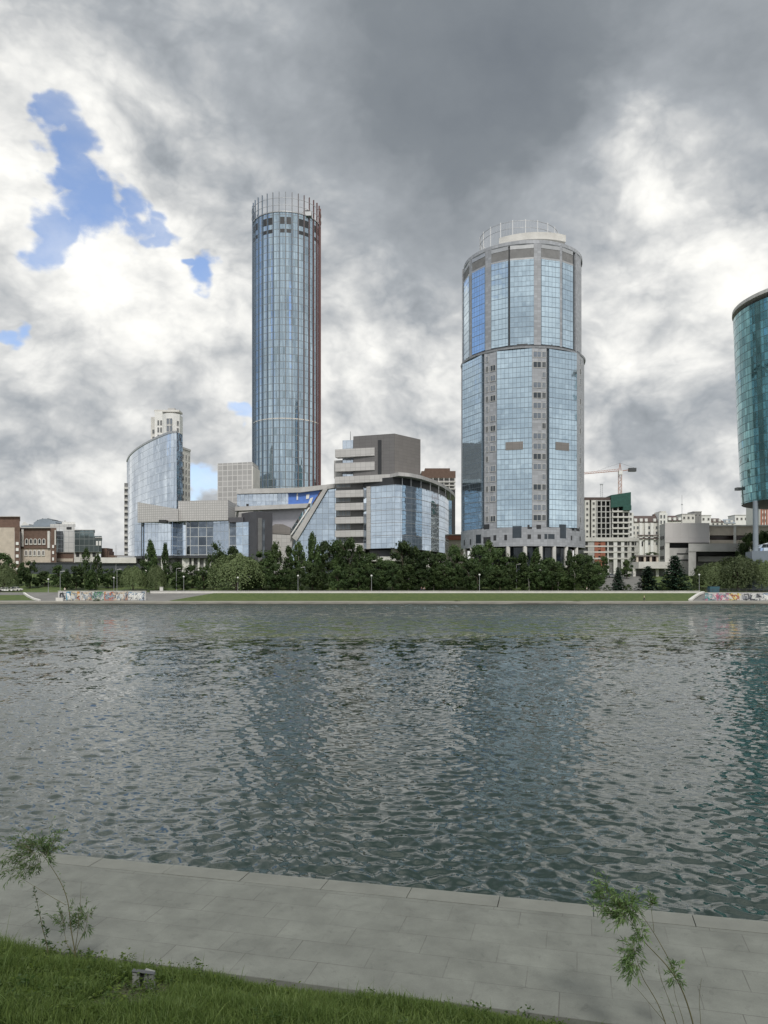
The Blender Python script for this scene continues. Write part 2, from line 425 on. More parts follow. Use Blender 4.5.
# grass edge passes through (0, 8.45); water edge 2.96 m further
def slab_material():
    m, t, b = newmat('promenade_slabs')
    uv = t.new('ShaderNodeUVMap'); sp = t.new('ShaderNodeSeparateXYZ'); t.l.new(uv.outputs[0], sp.inputs[0])
    u, v = sp.outputs[0], sp.outputs[1]
    row = t.m('FLOOR', t.m('DIVIDE', v, .50))
    us = t.m('ADD', u, t.m('MULTIPLY', row, .37))
    wx = t.m('ADD', us, t.m('MULTIPLY', t.m('SUBTRACT', t.noise(uv.outputs[0], 3, 3), .5), .01))
    fu = t.m('FRACT', t.m('DIVIDE', wx, .92)); fv = t.m('FRACT', t.m('DIVIDE', v, .50))
    ln = t.m('MAXIMUM', t.m('LESS_THAN', fu, .013), t.m('LESS_THAN', fv, .022))
    cb = t.new('ShaderNodeCombineXYZ'); t.l.new(t.m('FLOOR', t.m('DIVIDE', wx, .92)), cb.inputs[0]); t.l.new(row, cb.inputs[1])
    wn = t.new('ShaderNodeTexWhiteNoise', noise_dimensions='2D'); t.l.new(cb.outputs[0], wn.inputs['Vector'])
    f = t.rng(wn.outputs['Value'], 0, 1, .94, 1.05)
    st = t.rng(t.noise(uv.outputs[0], 1.4, 6, .65), .3, .72, .70, 1.18)
    fi = t.m('MULTIPLY', t.rng(t.noise(uv.outputs[0], 60, 4, .7), .25, .75, .88, 1.12), t.rng(t.noise(uv.outputs[0], 6, 5, .7, dist=.8), .56, .70, 1.0, .80))
    base = t.v('SCALE', t_rgb(t, (.158, .168, .149)), scale=t.m('MULTIPLY', t.m('MULTIPLY', f, st), fi))
    # a little dirt and moss along some joints
    js = t.rng(t.noise(uv.outputs[0], .9, 4, .6), .38, .60, .18, .95)
    t.l.new(t.mix(t.m('MULTIPLY', ln, js), base, (.085, .085, .075)), b.inputs['Base Color'])
    b.inputs['Roughness'].default_value = .72
    bn = t.new('ShaderNodeBump'); bn.inputs['Strength'].default_value = .35; bn.inputs['Distance'].default_value = .004
    t.l.new(t.m('SUBTRACT', t.noise(uv.outputs[0], 40, 5, .7), t.m('MULTIPLY', ln, .8)), bn.inputs['Height']); t.l.new(bn.outputs[0], b.inputs['Normal'])
    return m
M['slabs'] = slab_material()
M['coping'] = plain('coping_stone', (.162, .170, .151), .75, var=.12, scale=2.2, bump=.3, bscale=50)
pm = MB(); zt = .6
A, B = -60, 60
pm.face([prom_pt(A, -.02, zt), prom_pt(B, -.02, zt), prom_pt(B, 2.58, zt), prom_pt(A, 2.58, zt)], [(A, 0), (B, 0), (B, 2.6), (A, 2.6)])
pm.face([prom_pt(A, -.02, zt - .7), prom_pt(B, -.02, zt - .7), prom_pt(B, -.02, zt), prom_pt(A, -.02, zt)])
pm.face([prom_pt(A, 2.58, zt - .7), prom_pt(A, 2.58, zt), prom_pt(B, 2.58, zt), prom_pt(B, 2.58, zt - .7)])
tag(pm.build('promenade', M['slabs']), kind='structure')
cp = MB(); a = -40.0; k = 0
while a < 40:
    w = 1.28; g = .006
    z1 = zt + .004 + .003 * math.sin(k * 2.3)
    q = [prom_pt(a + g, 2.585, 0)[:2], prom_pt(a + w - g, 2.585, 0)[:2], prom_pt(a + w - g, 2.97 + .003 * math.cos(k * 1.7), 0)[:2], prom_pt(a + g, 2.97, 0)[:2]]
    cp.prism(q, -.6, z1); a += w; k += 1
tag(cp.build('quay_coping', M['coping']), kind='structure')

def grass_ground_material(name, c1, c2, sc=1.2):
    m, t, b = newmat(name)
    tcn = t.new('ShaderNodeTexCoord'); n = t.noise(t.v('MULTIPLY', tcn.outputs['Object'], (1, .5, 1)), sc, 7, .75)
    t.l.new(t.mix(t.rng(n, .35, .65), c1, c2), b.inputs['Base Color']); b.inputs['Roughness'].default_value = .9
    return m
M['soil'] = grass_ground_material('soil_and_thatch', (.030, .040, .015), (.060, .060, .030), 6)
M['lawn'] = grass_ground_material('lawn_green', (.060, .105, .025), (.095, .135, .040), .25)
M['verge'] = grass_ground_material('far_lawn_green', (.055, .098, .022), (.105, .135, .038), .3)
def slope_z(s):       # s metres back from the promenade edge
    s = max(s, 0.0)
    return .50 + s * .30 + .10 * min(s, .4) if s < 7.6 else .50 + 7.6 * .30 + .04
gb = MB()
sg = [0, .12, .4, .8, 1.3, 1.9, 2.6, 3.5, 4.6, 6, 7.6, 9, 40, 500]
ag = [-500, -40, -20] + [x * .8 for x in range(-15, 16)] + [20, 40, 500]
for s0, s1 in zip(sg, sg[1:]):
    for a0, a1 in zip(ag, ag[1:]):
        def zz(a, s): return slope_z(s) + (.03 * math.sin(a * 1.9 + s) * math.sin(s * 2.1 + .5) if .1 < s < 8 else 0)
        gb.face([prom_pt(a0, -s1 - .022, zz(a0, s1)), prom_pt(a1, -s1 - .022, zz(a1, s1)), prom_pt(a1, -s0 - .022, zz(a1, s0)), prom_pt(a0, -s0 - .022, zz(a0, s0))])
tag(gb.build('grass_slope', M['soil'], smooth=True), kind='structure')

# ---- foreground grass: blades, one object
def leafmat(name, c1, c2, trans=.35, rough=.55):
    m, t, b = newmat(name)
    at = t.new('ShaderNodeAttribute'); at.attribute_name = 'tint'
    oi = t.new('ShaderNodeObjectInfo')
    col = t.mix(at.outputs['Fac'], c1, c2)
    col = t.v('SCALE', col, scale=t.rng(oi.outputs['Random'], 0, 1, .70, 1.35))
    t.l.new(col, b.inputs['Base Color']); b.inputs['Roughness'].default_value = rough
    b.inputs['Specular IOR Level'].default_value = .3
    tr = t.new('ShaderNodeBsdfTranslucent'); t.l.new(col, tr.inputs['Color'])
    mx = t.new('ShaderNodeMixShader'); mx.inputs[0].default_value = trans
    t.l.new(b.outputs[0], mx.inputs[1]); t.l.new(tr.outputs[0], mx.inputs[2])
    t.l.new(mx.outputs[0], t.n['Material Output'].inputs[0])
    return m
M['blade'] = leafmat('grass_blades', (.036, .078, .016), (.135, .180, .050), .3)
def arr_mesh(name, verts, faces, mat, tint=None, parent=None, smooth=False):
    me = bpy.data.meshes.new(name); verts = np.asarray(verts, float); faces = np.asarray(faces, int)
    me.vertices.add(len(verts)); me.vertices.foreach_set("co", verts.ravel())
    k = faces.shape[1]; me.loops.add(faces.size); me.loops.foreach_set("vertex_index", faces.ravel())
    me.polygons.add(len(faces)); me.polygons.foreach_set("loop_start", np.arange(0, faces.size, k))
    me.update(calc_edges=True); me.validate()
    if tint is not None:
        at = me.attributes.new('tint', 'FLOAT', 'POINT'); at.data.foreach_set('value', np.asarray(tint, np.float32))
    if smooth: me.polygons.foreach_set("use_smooth", [True] * len(me.polygons))
    me.materials.append(mat); o = bpy.data.objects.new(name, me); COL.objects.link(o)
    if parent: o.parent = parent
    return o
def build_grass():
    rg = np.random.default_rng(3); n = 150000
    a = rg.uniform(-5.6, 4.2, n); s = rg.uniform(-.03, 2.7, n) + np.where(rg.random(n) < .03, -.06, 0)
    # clumps: height field varies, gaps here and there
    cl = .5 + .5 * np.sin(a * 2.1 + 1.3 * np.sin(s * 3.1 + a)) * np.sin(s * 4.3 + 1.1 * np.sin(a * 1.7))
    keep = rg.random(n) < (.45 + .55 * cl); a, s, cl = a[keep], s[keep], cl[keep]; n = len(a)
    left = np.clip((-2.2 - a) / 2.0, 0, 1)
    h = (.07 + .12 * cl * rg.random(n) + .05 * rg.random(n) + .07 * left * rg.random(n)) * np.clip(.55 + s * 1.2, .55, 1)
    tall = rg.random(n) < .01; h[tall] *= 1.8
    h *= 1 + .8 * np.clip((-3.6 - a) / 1.2, 0, 1)
    xb, yb = a * TX - s * NX, 8.45 + a * TY - s * NY
    near_box = (np.abs(xb + 2.50) < .30) & (yb > 7.1) & (yb < 8.40); h[near_box] *= .16
    x = a * TX - (s + .02) * NX; y = 8.45 + a * TY - (s + .02) * NY
    z = .49 + s * .30 + .10 * np.minimum(s, .4) + .03 * np.sin(a * 1.9 + s) * np.sin(s * 2.1 + .5)
    ang = rg.uniform(0, 2 * np.pi, n); lean = rg.normal(0, .45, n); ld = rg.uniform(0, 2 * np.pi, n)
    w = rg.uniform(.0025, .0055, n)
    dx, dy = np.cos(ang) * w, np.sin(ang) * w; lx, ly = np.cos(ld) * lean * h, np.sin(ld) * lean * h
    P = []
    for tt, ww in ((0, 1.0), (.45, .85), (.8, .5)):
        for sg_ in (-1, 1):
            P.append(np.stack([x + lx * tt ** 2 + sg_ * dx * ww, y + ly * tt ** 2 + sg_ * dy * ww, z + h * tt * (1 - .2 * abs(lean) * tt)], -1))
    P.append(np.stack([x + lx, y + ly, z + h * (1 - .3 * abs(lean))], -1)); P.append(P[-1] + np.stack([dx, dy, 0 * dx], -1) * .1)
    V = np.stack(P, 1).reshape(-1, 3); b = np.arange(n)[:, None] * 8
    Fc = np.concatenate([b + np.array([[0, 1, 3, 2]]), b + np.array([[2, 3, 5, 4]]), b + np.array([[4, 5, 7, 6]])])
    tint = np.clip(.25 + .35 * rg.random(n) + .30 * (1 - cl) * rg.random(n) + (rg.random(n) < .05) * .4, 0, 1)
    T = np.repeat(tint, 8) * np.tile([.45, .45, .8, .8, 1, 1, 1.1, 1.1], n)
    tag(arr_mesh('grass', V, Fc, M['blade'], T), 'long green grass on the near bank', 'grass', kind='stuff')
build_grass()
M['weed'] = leafmat('weed_leaf', (.030, .065, .015), (.12, .17, .03), .3)
def leaf_quads(rg, P, D, L, Wd, tint, droop=.25):
    """lozenge leaves: root P, direction D, length L, width Wd"""
    n = len(P); D = D / np.linalg.norm(D, axis=1)[:, None]
    r = rg.normal(size=(n, 3)); S = np.cross(D, r); S /= np.linalg.norm(S, axis=1)[:, None]; U = np.cross(S, D)
    L = L[:, None]; Wd = Wd[:, None]
    mid = P + D * L * .45 - np.array([0, 0, 1.0]) * L * droop * .2; tip = P + D * L - np.array([0, 0, 1.0]) * L * droop
    V = np.stack([P, mid + S * Wd / 2 + U * Wd * .12, tip, mid - S * Wd / 2 + U * Wd * .12], 1).reshape(-1, 3)
    b = np.arange(n)[:, None] * 4
    return V, b + np.array([[0, 1, 2, 3]]), np.repeat(tint, 4)
def build_weeds():
    rg = np.random.default_rng(8); Ps, Ds, Ls, Ws, Ts = [], [], [], [], []
    for k in range(520):
        left = rg.random() < .5
        a = rg.uniform(-5.4, -2.0) if left else rg.uniform(-4.5, 2.0); s = rg.uniform(.05, 2.3)
        n = rg.integers(12, 34); hh = rg.uniform(.05, .17) + (.06 if left else 0)
        t = rg.random(n); c = np.array(prom_pt(a, -s, .49 + s * .3 + .04))
        Ps.append(c + np.stack([rg.normal(0, .03, n), rg.normal(0, .03, n), t * hh], -1))
        an = rg.uniform(0, 6.28, n); Ds.append(np.stack([np.cos(an), np.sin(an), rg.uniform(.1, .9, n)], -1))
        big = rg.uniform(.6, 1.3)
        Ls.append(rg.uniform(.025, .06, n) * big); Ws.append(rg.uniform(.012, .024, n) * big); Ts.append(np.full(n, rg.uniform(.1, 1.0) ** 1.3) * rg.uniform(.7, 1, n))
    V, Fc, T = leaf_quads(rg, np.concatenate(Ps), np.concatenate(Ds), np.concatenate(Ls), np.concatenate(Ws), np.concatenate(Ts))
    tag(arr_mesh('weeds', V, Fc, M['weed'], T), 'broad-leaved weeds growing through the near grass', 'weeds', kind='stuff')
build_weeds()

# ---- far bank
def strip(name, mat, x0, x1, prof, nx=1):
    m_ = MB()
    for (y0, z0), (y1, z1) in zip(prof, prof[1:]):
        m_.face([(x0, y0, z0), (x1, y0, z0), (x1, y1, z1), (x0, y1, z1)])
    return tag(m_.build(name, mat), kind='structure')
def quay_material():
    m, t, b = newmat('far_quay_concrete')
    tcn = t.new('ShaderNodeTexCoord'); sp = t.new('ShaderNodeSeparateXYZ'); t.l.new(tcn.outputs['Object'], sp.inputs[0])
    n = t.noise(t.v('MULTIPLY', tcn.outputs['Object'], (.15, .6, 1.5)), 1, 5, .65)
    c = t.mix(t.rng(n, .3, .7), (.20, .19, .165), (.34, .325, .28))
    low_tone = t.rng(t.m('ADD', sp.outputs[2], t.m('MULTIPLY', n, .5)), .35, .65, .22, 1)  # colour darkens towards the waterline
    t.l.new(t.v('SCALE', c, scale=low_tone), b.inputs['Base Color']); b.inputs['Roughness'].default_value = .75
    return m
M['quay'] = quay_material()
xl, xr = -900, 900
strip('far_quay', M['quay'], xl, xr, [(223, -1), (223.01, .75), (226, .95), (227.5, .95)])
XL, XR = PX(222, 233), PX(692, 233)
M['plaza'] = plain('plaza_paving', (.17, .168, .16), .8, var=.18, scale=.15)
M['bank'] = grass_ground_material('bank_grass', (.042, .076, .015), (.090, .118, .030), .9)
m_ = MB()     # grassy bank with slanted left end
m_.face([(PX(168, 226), 226.0, .97), (PX(688, 226), 226.0, .97), (PX(700, 240), 240, 3.15), (PX(214, 240), 240, 3.15)])
m_.build('grass_bank', M['bank'])['kind'] = 'structure'
m_ = MB()
m_.face([(xl, 226.5, .95), (PX(168, 226.5) + 1, 226.5, .95), (PX(214, 240) + 1, 240.2, 3.12), (xl, 240.2, 3.12)])
m_.build('paved_slope', M['plaza'])['kind'] = 'structure'
m_ = MB()
m_.face([(PX(688, 226.5) - 1, 226.5, .95), (xr, 226.5, .95), (xr, 240.2, 3.12), (PX(700, 240) - 1, 240.2, 3.12)])
m_.build('paved_ramp', M['plaza'])['kind'] = 'structure'
m_ = MB()     # grass wedge far left
m_.face([(-300, 226.4, 1.0), (PX(36, 227), 227.0, 1.02), (PX(24, 236), 236, 2.6), (-300, 236, 2.6)])
m_.build('grass_wedge', M['bank'])['kind'] = 'structure'
strip('footpath', M['plaza'], xl, xr, [(240.2, 3.10), (240.3, 3.3), (246, 3.32)])
m_ = MB()
m_.box(PX(150, 240), PX(700, 240), 239.9, 240.15, 2.9, 3.72); m_.box(PX(150, 240), PX(700, 240), 239.8, 240.2, 3.723, 3.83)
tag(m_.build('parapet', M['concrete_light']), 'low pale concrete parapet running along the top of the grass bank', 'parapet')
m_ = MB(); y0 = 246
xs = [-900, -500, -300, -200, -150] + list(range(-130, 131, 10)) + [150, 200, 300, 500, 900]
prof = [(246, 3.31)] + [(250, 3.5)] + PROF[1:] + [(420, 10), (700, 10), (6000, 10)]
for (ya, za), (yb, zb) in zip(prof, prof[1:]):
    for xa, xb in zip(xs, xs[1:]):
        m_.face([(xa * (1 if yb < 600 else 6), ya, za), (xb * (1 if yb < 600 else 6), ya, za), (xb * (1 if yb < 600 else 6), yb, zb), (xa * (1 if yb < 600 else 6), yb, zb)])
tag(m_.build('ground', M['verge']), kind='structure')
m_ = MB()
for (ya, za), (yb, zb) in zip([(246, 3.31), (250, 3.5)] + PROF[1:], [(250, 3.5)] + PROF[1:]):
    m_.face([(PX(601, ya) , ya, za + .006), (PX(642, ya), ya, za + .006), (PX(642, yb), yb, zb + .006), (PX(598, yb), yb, zb + .006)])
tag(m_.build('street', M['plaza']), kind='structure')
# curved kerbs at the ends of the bank
def kerb(name, pts, w=.7):
    k_ = MB()
    for p, q in zip(pts, pts[1:]): k_.bar(p, q, w, .5)
    return tag(k_.build(name, M['concrete_light']), kind='structure')
kerb('kerb_ramp', [(PX(690, 226.5), 226.5, 1.15), (PX(693.5, 230), 230, 1.9), (PX(698, 235), 235, 2.75), (PX(703, 240), 240, 3.4)], 1.0)
kerb('kerb_steps', [(PX(40, 226.8), 226.8, 1.1), (PX(33, 229), 229, 1.6), (PX(28, 233), 233, 2.3), (PX(24, 238), 238, 3.1)], .6)

# ================================================================== LAMPS, KIOSK, WALLS
def street_lamp_mesh(h, kind):
    p = MB(); p.tube([(0, 0, 0), (0, 0, .5), (0, 0, .52), (0, 0, h)], [.14, .12, .075, .05], 8)
    hd = MB()
    if kind == 'globe': hd.lathe((0, 0), [(0, h - .02), (.10, h), (.26, h + .16), (.30, h + .32), (.24, h + .5), (.0, h + .58)], 10)
    else:
        hd.bar((0, 0, h), (.9, 0, h + .15), .07); hd.box(.7, 1.4, -.14, .14, h + .1, h + .22)
    return p, hd
LAMPS = [  # px, top y, base y, depth, kind, label
    (48.3, 578.8, 'globe', 243, 'short globe lamp post left of the tall pole at the left graffiti wall'),
    (60.2, 571.0, 'arm', 229, 'tall grey pole rising from the left end of the graffiti wall'),
    (113.9, 577, 'globe', 243, 'short globe lamp post just left of the taller arm lamp behind the graffiti wall'),
    (117.0, 569, 'arm', 248, 'tall arm lamp post in front of the two rounded bushes on the left'),
    (176.4, 568, 'arm', 250, 'tall arm lamp post right of the rounded bushes beside the white cabinet'),
    (183.7, 576, 'globe', 243, 'short globe lamp post between the arm lamp and the big willow'),
    (237.8, 577, 'globe', 243, 'globe lamp post standing in front of the big pale willow'),
    (298.0, 575, 'globe', 242, 'bright globe lamp post beside a thin arm lamp in front of the frame building'),
    (300.7, 567, 'arm', 252, 'thin arm lamp post immediately right of the bright globe lamp'),
    (371.5, 575, 'globe', 242, 'globe lamp post on the path in front of the canopy office building'),
    (479.5, 574, 'globe', 242, 'globe lamp post on the path in front of the stepped glass tower'),
    (699.2, 574, 'globe', 242, 'globe lamp post at the curved ramp kerb near the right graffiti wall'),
    (516.5, 564, 'arm', 262, 'arm lamp post half hidden among trees below the stepped tower')]
LM = {}
for px, yt, kind, Y, lab in LAMPS:
    zb = gz(Y) if Y > 240.2 else (1.6 if Y < 235 else 3.1)
    h = PZ(yt, Y) - zb - (.5 if kind == 'globe' else .2)
    r = thing('street_lamp', lab, 'street lamp', (PX(px, Y), Y, zb), 'park lamps along the far bank')
    h = round(h, 1)
    if (h, kind) not in LM: LM[(h, kind)] = street_lamp_mesh(h, kind)
    p, hd = LM[(h, kind)]
    q = MB(); q.v = [(a + r.location.x, b + r.location.y, c + zb) for a, b, c in p.v]; q.f = p.f; q.uv = p.uv; q.build('pole', M['steel'], r)
    q = MB(); q.v = [(a + r.location.x, b + r.location.y, c + zb) for a, b, c in hd.v]; q.f = hd.f; q.uv = hd.uv; q.build('lamp_head', M['white'], r)
# antenna mast far left
r = thing('antenna_mast', 'thin bare mast against the sky left of the curved glass block', 'mast', (PX(116, 300), 300, 10))
MB().tube([(PX(116, 300), 300, 9.9), (PX(116, 300), 300, PZ(545, 300))], [.14, .06], 6).build('mast_pole', M['steel'], r)
cc = PX(116, 300)
MB().bar((cc - .5, 300, PZ(549, 300)), (cc + .5, 300, PZ(549, 300)), .08).build('cross_arm', M['steel'], r)
# white cabinet
r = thing('utility_cabinet', 'small white cabinet standing on the path left of the willow', 'cabinet', (PX(161.5, 241.5), 241.5, 3.3))
x = PX(161.5, 241.5)
MB().box(x - .45, x + .45, 241.2, 241.8, 3.25, 4.9).build('cabinet_body', M['white'], r)
MB().box(x - .52, x + .52, 241.1, 241.9, 4.903, 5.02).build('cabinet_roof', M['concrete_light'], r)
MB().box(x - .35, x + .35, 241.17, 241.197, 3.4, 4.75).build('cabinet_door', M['concrete_light'], r)

# graffiti walls
def graffiti_material(name, cols, seed, scale=.32):
    m, t, b = newmat(name)
    uv = t.new('ShaderNodeUVMap'); p = t.v('ADD', uv.outputs[0], (seed * 7.3, seed * 1.7, 0))
    wv = t.v('ADD', t.v('MULTIPLY', p, (.75, 1, 1)), t.v('SCALE', t.noise(p, .9, 3, .6, col=True), scale=1.1))
    vo = t.new('ShaderNodeTexVoronoi'); vo.inputs['Scale'].default_value = scale * 2; t.l.new(wv, vo.inputs['Vector'])
    sc = t.new('ShaderNodeSeparateColor'); t.l.new(vo.outputs['Color'], sc.inputs[0])
    st = [(i / len(cols), c) for i, c in enumerate(cols)]
    c = t.ramp(sc.outputs[0], st, 'CONSTANT')
    vo2 = t.new('ShaderNodeTexVoronoi', feature='DISTANCE_TO_EDGE'); vo2.inputs['Scale'].default_value = scale * 2.6; t.l.new(wv, vo2.inputs['Vector'])
    c = t.mix(t.m('LESS_THAN', vo2.outputs['Distance'], .05), c, (.04, .05, .07))
    n = t.noise(wv, .8, 2, .5, dist=1.2)
    c = t.mix(t.m('MULTIPLY', t.m('GREATER_THAN', n, .56), .9), c, (.55, .56, .54))
    t.l.new(c, b.inputs['Base Color']); b.inputs['Roughness'].default_value = .7
    return m
def strokes(mb, x0, x1, Y, z0, z1, seed, n=6, w=.26):
    """fat sprayed letter-like strokes lying on the wall face"""
    rg = random.Random(seed); cw = (x1 - x0) / n
    for k in range(n):
        cx0 = x0 + cw * k + cw * .12; cx1 = cx0 + cw * .76; zl, zh = z0 + (z1 - z0) * .15, z0 + (z1 - z0) * .85
        pts = [(cx0, zl), (cx0, zh), (cx1, zh), (cx1, (zl + zh) / 2), (cx0, (zl + zh) / 2), (cx1, zl), ((cx0 + cx1) / 2, zh), ((cx0 + cx1) / 2, zl)]
        seq = rg.sample(pts, rg.randint(4, 5))
        for j, (p, q) in enumerate(zip(seq, seq[1:])):
            yy = Y - .004 * (j + 1)
            p = (p[0] + rg.uniform(-.2, .2), p[1]); d = Vector((q[0] - p[0], q[1] - p[1]));
            if d.length < .2: continue
            d.normalize(); nx, nz = -d.y * w / 2, d.x * w / 2
            P = [(p[0] - nx, yy, p[1] - nz), (q[0] - nx, yy, q[1] - nz), (q[0] + nx, yy, q[1] + nz), (p[0] + nx, yy, p[1] + nz)]
            mb.face(P)
MUR = {
 'blue': [(.45, .47, .44), (.08, .22, .38), (.45, .47, .44), (.10, .30, .42), (.50, .50, .44)],
 'orange': [(.55, .22, .04), (.60, .30, .06), (.42, .13, .03), (.50, .45, .30)],
 'pink': [(.42, .30, .24), (.38, .22, .16), (.50, .42, .32), (.44, .36, .28)],
 'green': [(.40, .44, .38), (.08, .22, .12), (.45, .47, .42), (.14, .30, .24)],
 'grey': [(.42, .45, .48), (.25, .33, .42), (.48, .48, .46), (.33, .38, .44)],
 'red': [(.48, .16, .09), (.52, .40, .30), (.45, .22, .08), (.24, .30, .34)],
 'magenta': [(.45, .13, .20), (.08, .20, .30), (.42, .18, .22), (.10, .30, .30), (.35, .25, .40)],
 'yellow': [(.60, .48, .10), (.60, .52, .14), (.42, .36, .20), (.58, .50, .20)],
 'white': [(.58, .58, .57), (.50, .50, .50), (.62, .62, .60), (.24, .25, .27)]}
for i, (k, c) in enumerate(MUR.items()): M['g_' + k] = graffiti_material('spray_paint_' + k, c, i + 1)
def graffiti_wall(label, Y, px0, px1, z0, z1, panels):
    x0, x1 = PX(px0, Y), PX(px1, Y)
    r = thing('graffiti_wall', label, 'wall', ((x0 + x1) / 2, Y, z0))
    MB().box(x0, x1, Y, Y + .5, z0 - .3, z1).build('wall_body', M['concrete'], r)
    MB().box(x0 - .05, x1 + .05, Y - .08, Y + .6, z1 + .003, z1 + .12).build('coping', M['concrete_light'], r)
    for i, (a, b, key, lab) in enumerate(panels):
        xa, xb = PX(a, Y) + .05, PX(b, Y) - .05
        g = MB().box(xa, xb, Y - .012, Y - .002, z0 + .12, z1 - .06).build('mural', M['g_' + key], r, label=lab)
        sk = MB(); strokes(sk, xa + .2, xb - .2, Y - .02, z0 + .2, z1 - .2, 40 + i, n=max(2, int((xb - xa) / 1.6)))
        sk.build('lettering', M[{'white': 'dark', 'grey': 'white', 'blue': 'white', 'yellow': 'orange'}.get(key, 'bluegrey')], g)
graffiti_wall('long wall of coloured graffiti on the left, blue, orange and pink murals above the quay', 227.6, 58, 146, .9, 3.75,
  [(59, 66, 'white', 'pale graffiti mural'), (66, 71, 'blue', 'blue graffiti mural'), (71, 80, 'orange', 'orange graffiti mural'), (81, 92, 'pink', 'salmon graffiti mural'), (92, 104, 'green', 'green and white graffiti mural'),
   (104, 116, 'red', 'red and orange graffiti mural'), (116, 128, 'pink', 'sandy graffiti mural'), (128, 145, 'grey', 'pale blue-grey graffiti mural')])
graffiti_wall('graffiti wall on the right with magenta, yellow and white lettering below the willows', 227.6, 705, 800, .9, 3.25,
  [(705, 729, 'magenta', 'magenta and teal graffiti mural'), (729, 741, 'yellow', 'yellow graffiti mural'), (742, 763, 'white', 'white graffiti mural with dark letters'), (763, 799, 'grey', 'grey-blue graffiti mural')])
# low white block at the foot of the left wall
x = PX(60, 226.9)
tag(MB().box(x - 1.1, x + 1.0, 226.5, 227.3, .9, 1.9).build('concrete_block', M['concrete_light']), 'low pale concrete block at the left foot of the long graffiti wall', 'block')
# dark railing above right wall, teal box
def railing(label, px0, px1, Y, z0, h, step=2.0):
    x0, x1 = PX(px0, Y), PX(px1, Y); r = thing('railing', label, 'railing', ((x0 + x1) / 2, Y, z0))
    a = MB(); a.bar((x0, Y, z0 + h), (x1, Y, z0 + h), .08); a.bar((x0, Y, z0 + h * .55), (x1, Y, z0 + h * .55), .05); a.bar((x0, Y, z0 + .12), (x1, Y, z0 + .12), .05)
    a.build('rails', M['darkmetal'], r)
    n = max(2, int((x1 - x0) / step)); p0 = None
    for i in range(n + 1):
        xx = x0 + (x1 - x0) * i / n
        if p0 is None: p0 = MB().box(xx - .05, xx + .05, Y - .05, Y + .05, z0, z0 + h - .04).build('post', M['darkmetal'], r); bx = xx
        else: child_copy(p0, r, (xx - bx, 0, 0))
    b = MB(); xx = x0
    while xx < x1: b.box(xx - .015, xx + .015, Y - .015, Y + .015, z0 + .14, z0 + h - .05); xx += .22
    b.build('bars', M['darkmetal'], r)
railing('dark railing above the right graffiti wall in front of the willows', 706, 800, 238, 3.12, 1.3)
railing('dark railing above the long left graffiti wall', 66, 150, 238, 3.0, 1.1)
r = thing('metal_container', 'teal metal container standing above the right graffiti wall', 'container', (PX(713.5, 243), 243, 3.3))
x = PX(713.5, 243)
MB().box(x - 1.5, x + 1.5, 242, 244, 3.3, 5.2).build('container_body', plain('teal_paint', (.03, .10, .13), .6), r)
MB().box(x - 1.6, x + 1.6, 241.9, 244.1, 5.203, 5.3).build('lid', M['darkmetal'], r)
# ================================================================== BUILDINGS
def on_circle(px, c, R):
    """plan point where the sight line of a pixel column meets the near side of a circle"""
    a = (px - CX) / F
    A = a * a + 1; Bq = -2 * (a * c[0] + c[1]); Cq = c[0] ** 2 + c[1] ** 2 - R * R
    D = max(Bq * Bq - 4 * A * Cq, 0)
    t = (-Bq - math.sqrt(D)) / (2 * A); p = (a * t, t)
    d = math.hypot(p[0] - c[0], p[1] - c[1]); return (c[0] + (p[0] - c[0]) * R / d, c[1] + (p[1] - c[1]) * R / d)
def ray_seg(px, p, q, off=0.0):
    """plan point where a sight line crosses the wall line p-q, pulled off towards the viewer"""
    k = (px - CX) / F; dx, dy = q[0] - p[0], q[1] - p[1]
    s = (k * p[1] - p[0]) / (dx - k * dy); x, y = p[0] + dx * s, p[1] + dy * s
    return (x * (1 - off / y), y - off)
def seg(mb, p, q, z0, z1, t=.6, off=0): return mb.slab(p, q, t, z0, z1, off)
def window_mesh(w, h, mat=None, frame=.10, depth=.12):
    """one window: frame ring and pane; built once per size"""
    return (w, h)
WIN = {}
def window_obj(parent, p, nrm_ang, z, w, h, glass='winglass', name='window'):
    """window centred at plan point p, bottom z, outward normal angle; shares its mesh"""
    key = (round(w, 2), round(h, 2), glass)
    if key not in WIN:
        me = bpy.data.meshes.new('window')
        V, Fc, MI = [], [], []
        def bx(x0, x1, y0, y1, z0, z1, mi):
            i = len(V); V.extend([(x0, y0, z0), (x1, y0, z0), (x1, y1, z0), (x0, y1, z0), (x0, y0, z1), (x1, y0, z1), (x1, y1, z1), (x0, y1, z1)])
            for f in ((0, 3, 2, 1), (4, 5, 6, 7), (0, 1, 5, 4), (1, 2, 6, 5), (2, 3, 7, 6), (3, 0, 4, 7)): Fc.append(tuple(i + k for k in f)); MI.append(mi)
        fr = .09
        bx(-w / 2, w / 2, -.02, .05, 0, h, 0)
        for (a, b, c, d) in ((-w / 2 - fr, w / 2 + fr, h, h + fr), (-w / 2 - fr, w / 2 + fr, -fr - .03, 0), (-w / 2 - fr, -w / 2, 0, h), (w / 2, w / 2 + fr, 0, h), (-.04, .04, .01, h - .01)):
            bx(a, b, -.09, .04, c, d, 1)
        me.from_pydata(V, [], Fc); me.materials.append(M[glass]); me.materials.append(M['concrete_light']); me.polygons.foreach_set('material_index', MI)
        WIN[key] = me
    o = bpy.data.objects.new(name, WIN[key]); COL.objects.link(o); o.parent = parent
    o.location = Vector((p[0], p[1], z)) - parent_loc(parent); o.rotation_euler = (0, 0, nrm_ang + math.pi / 2)
    return o
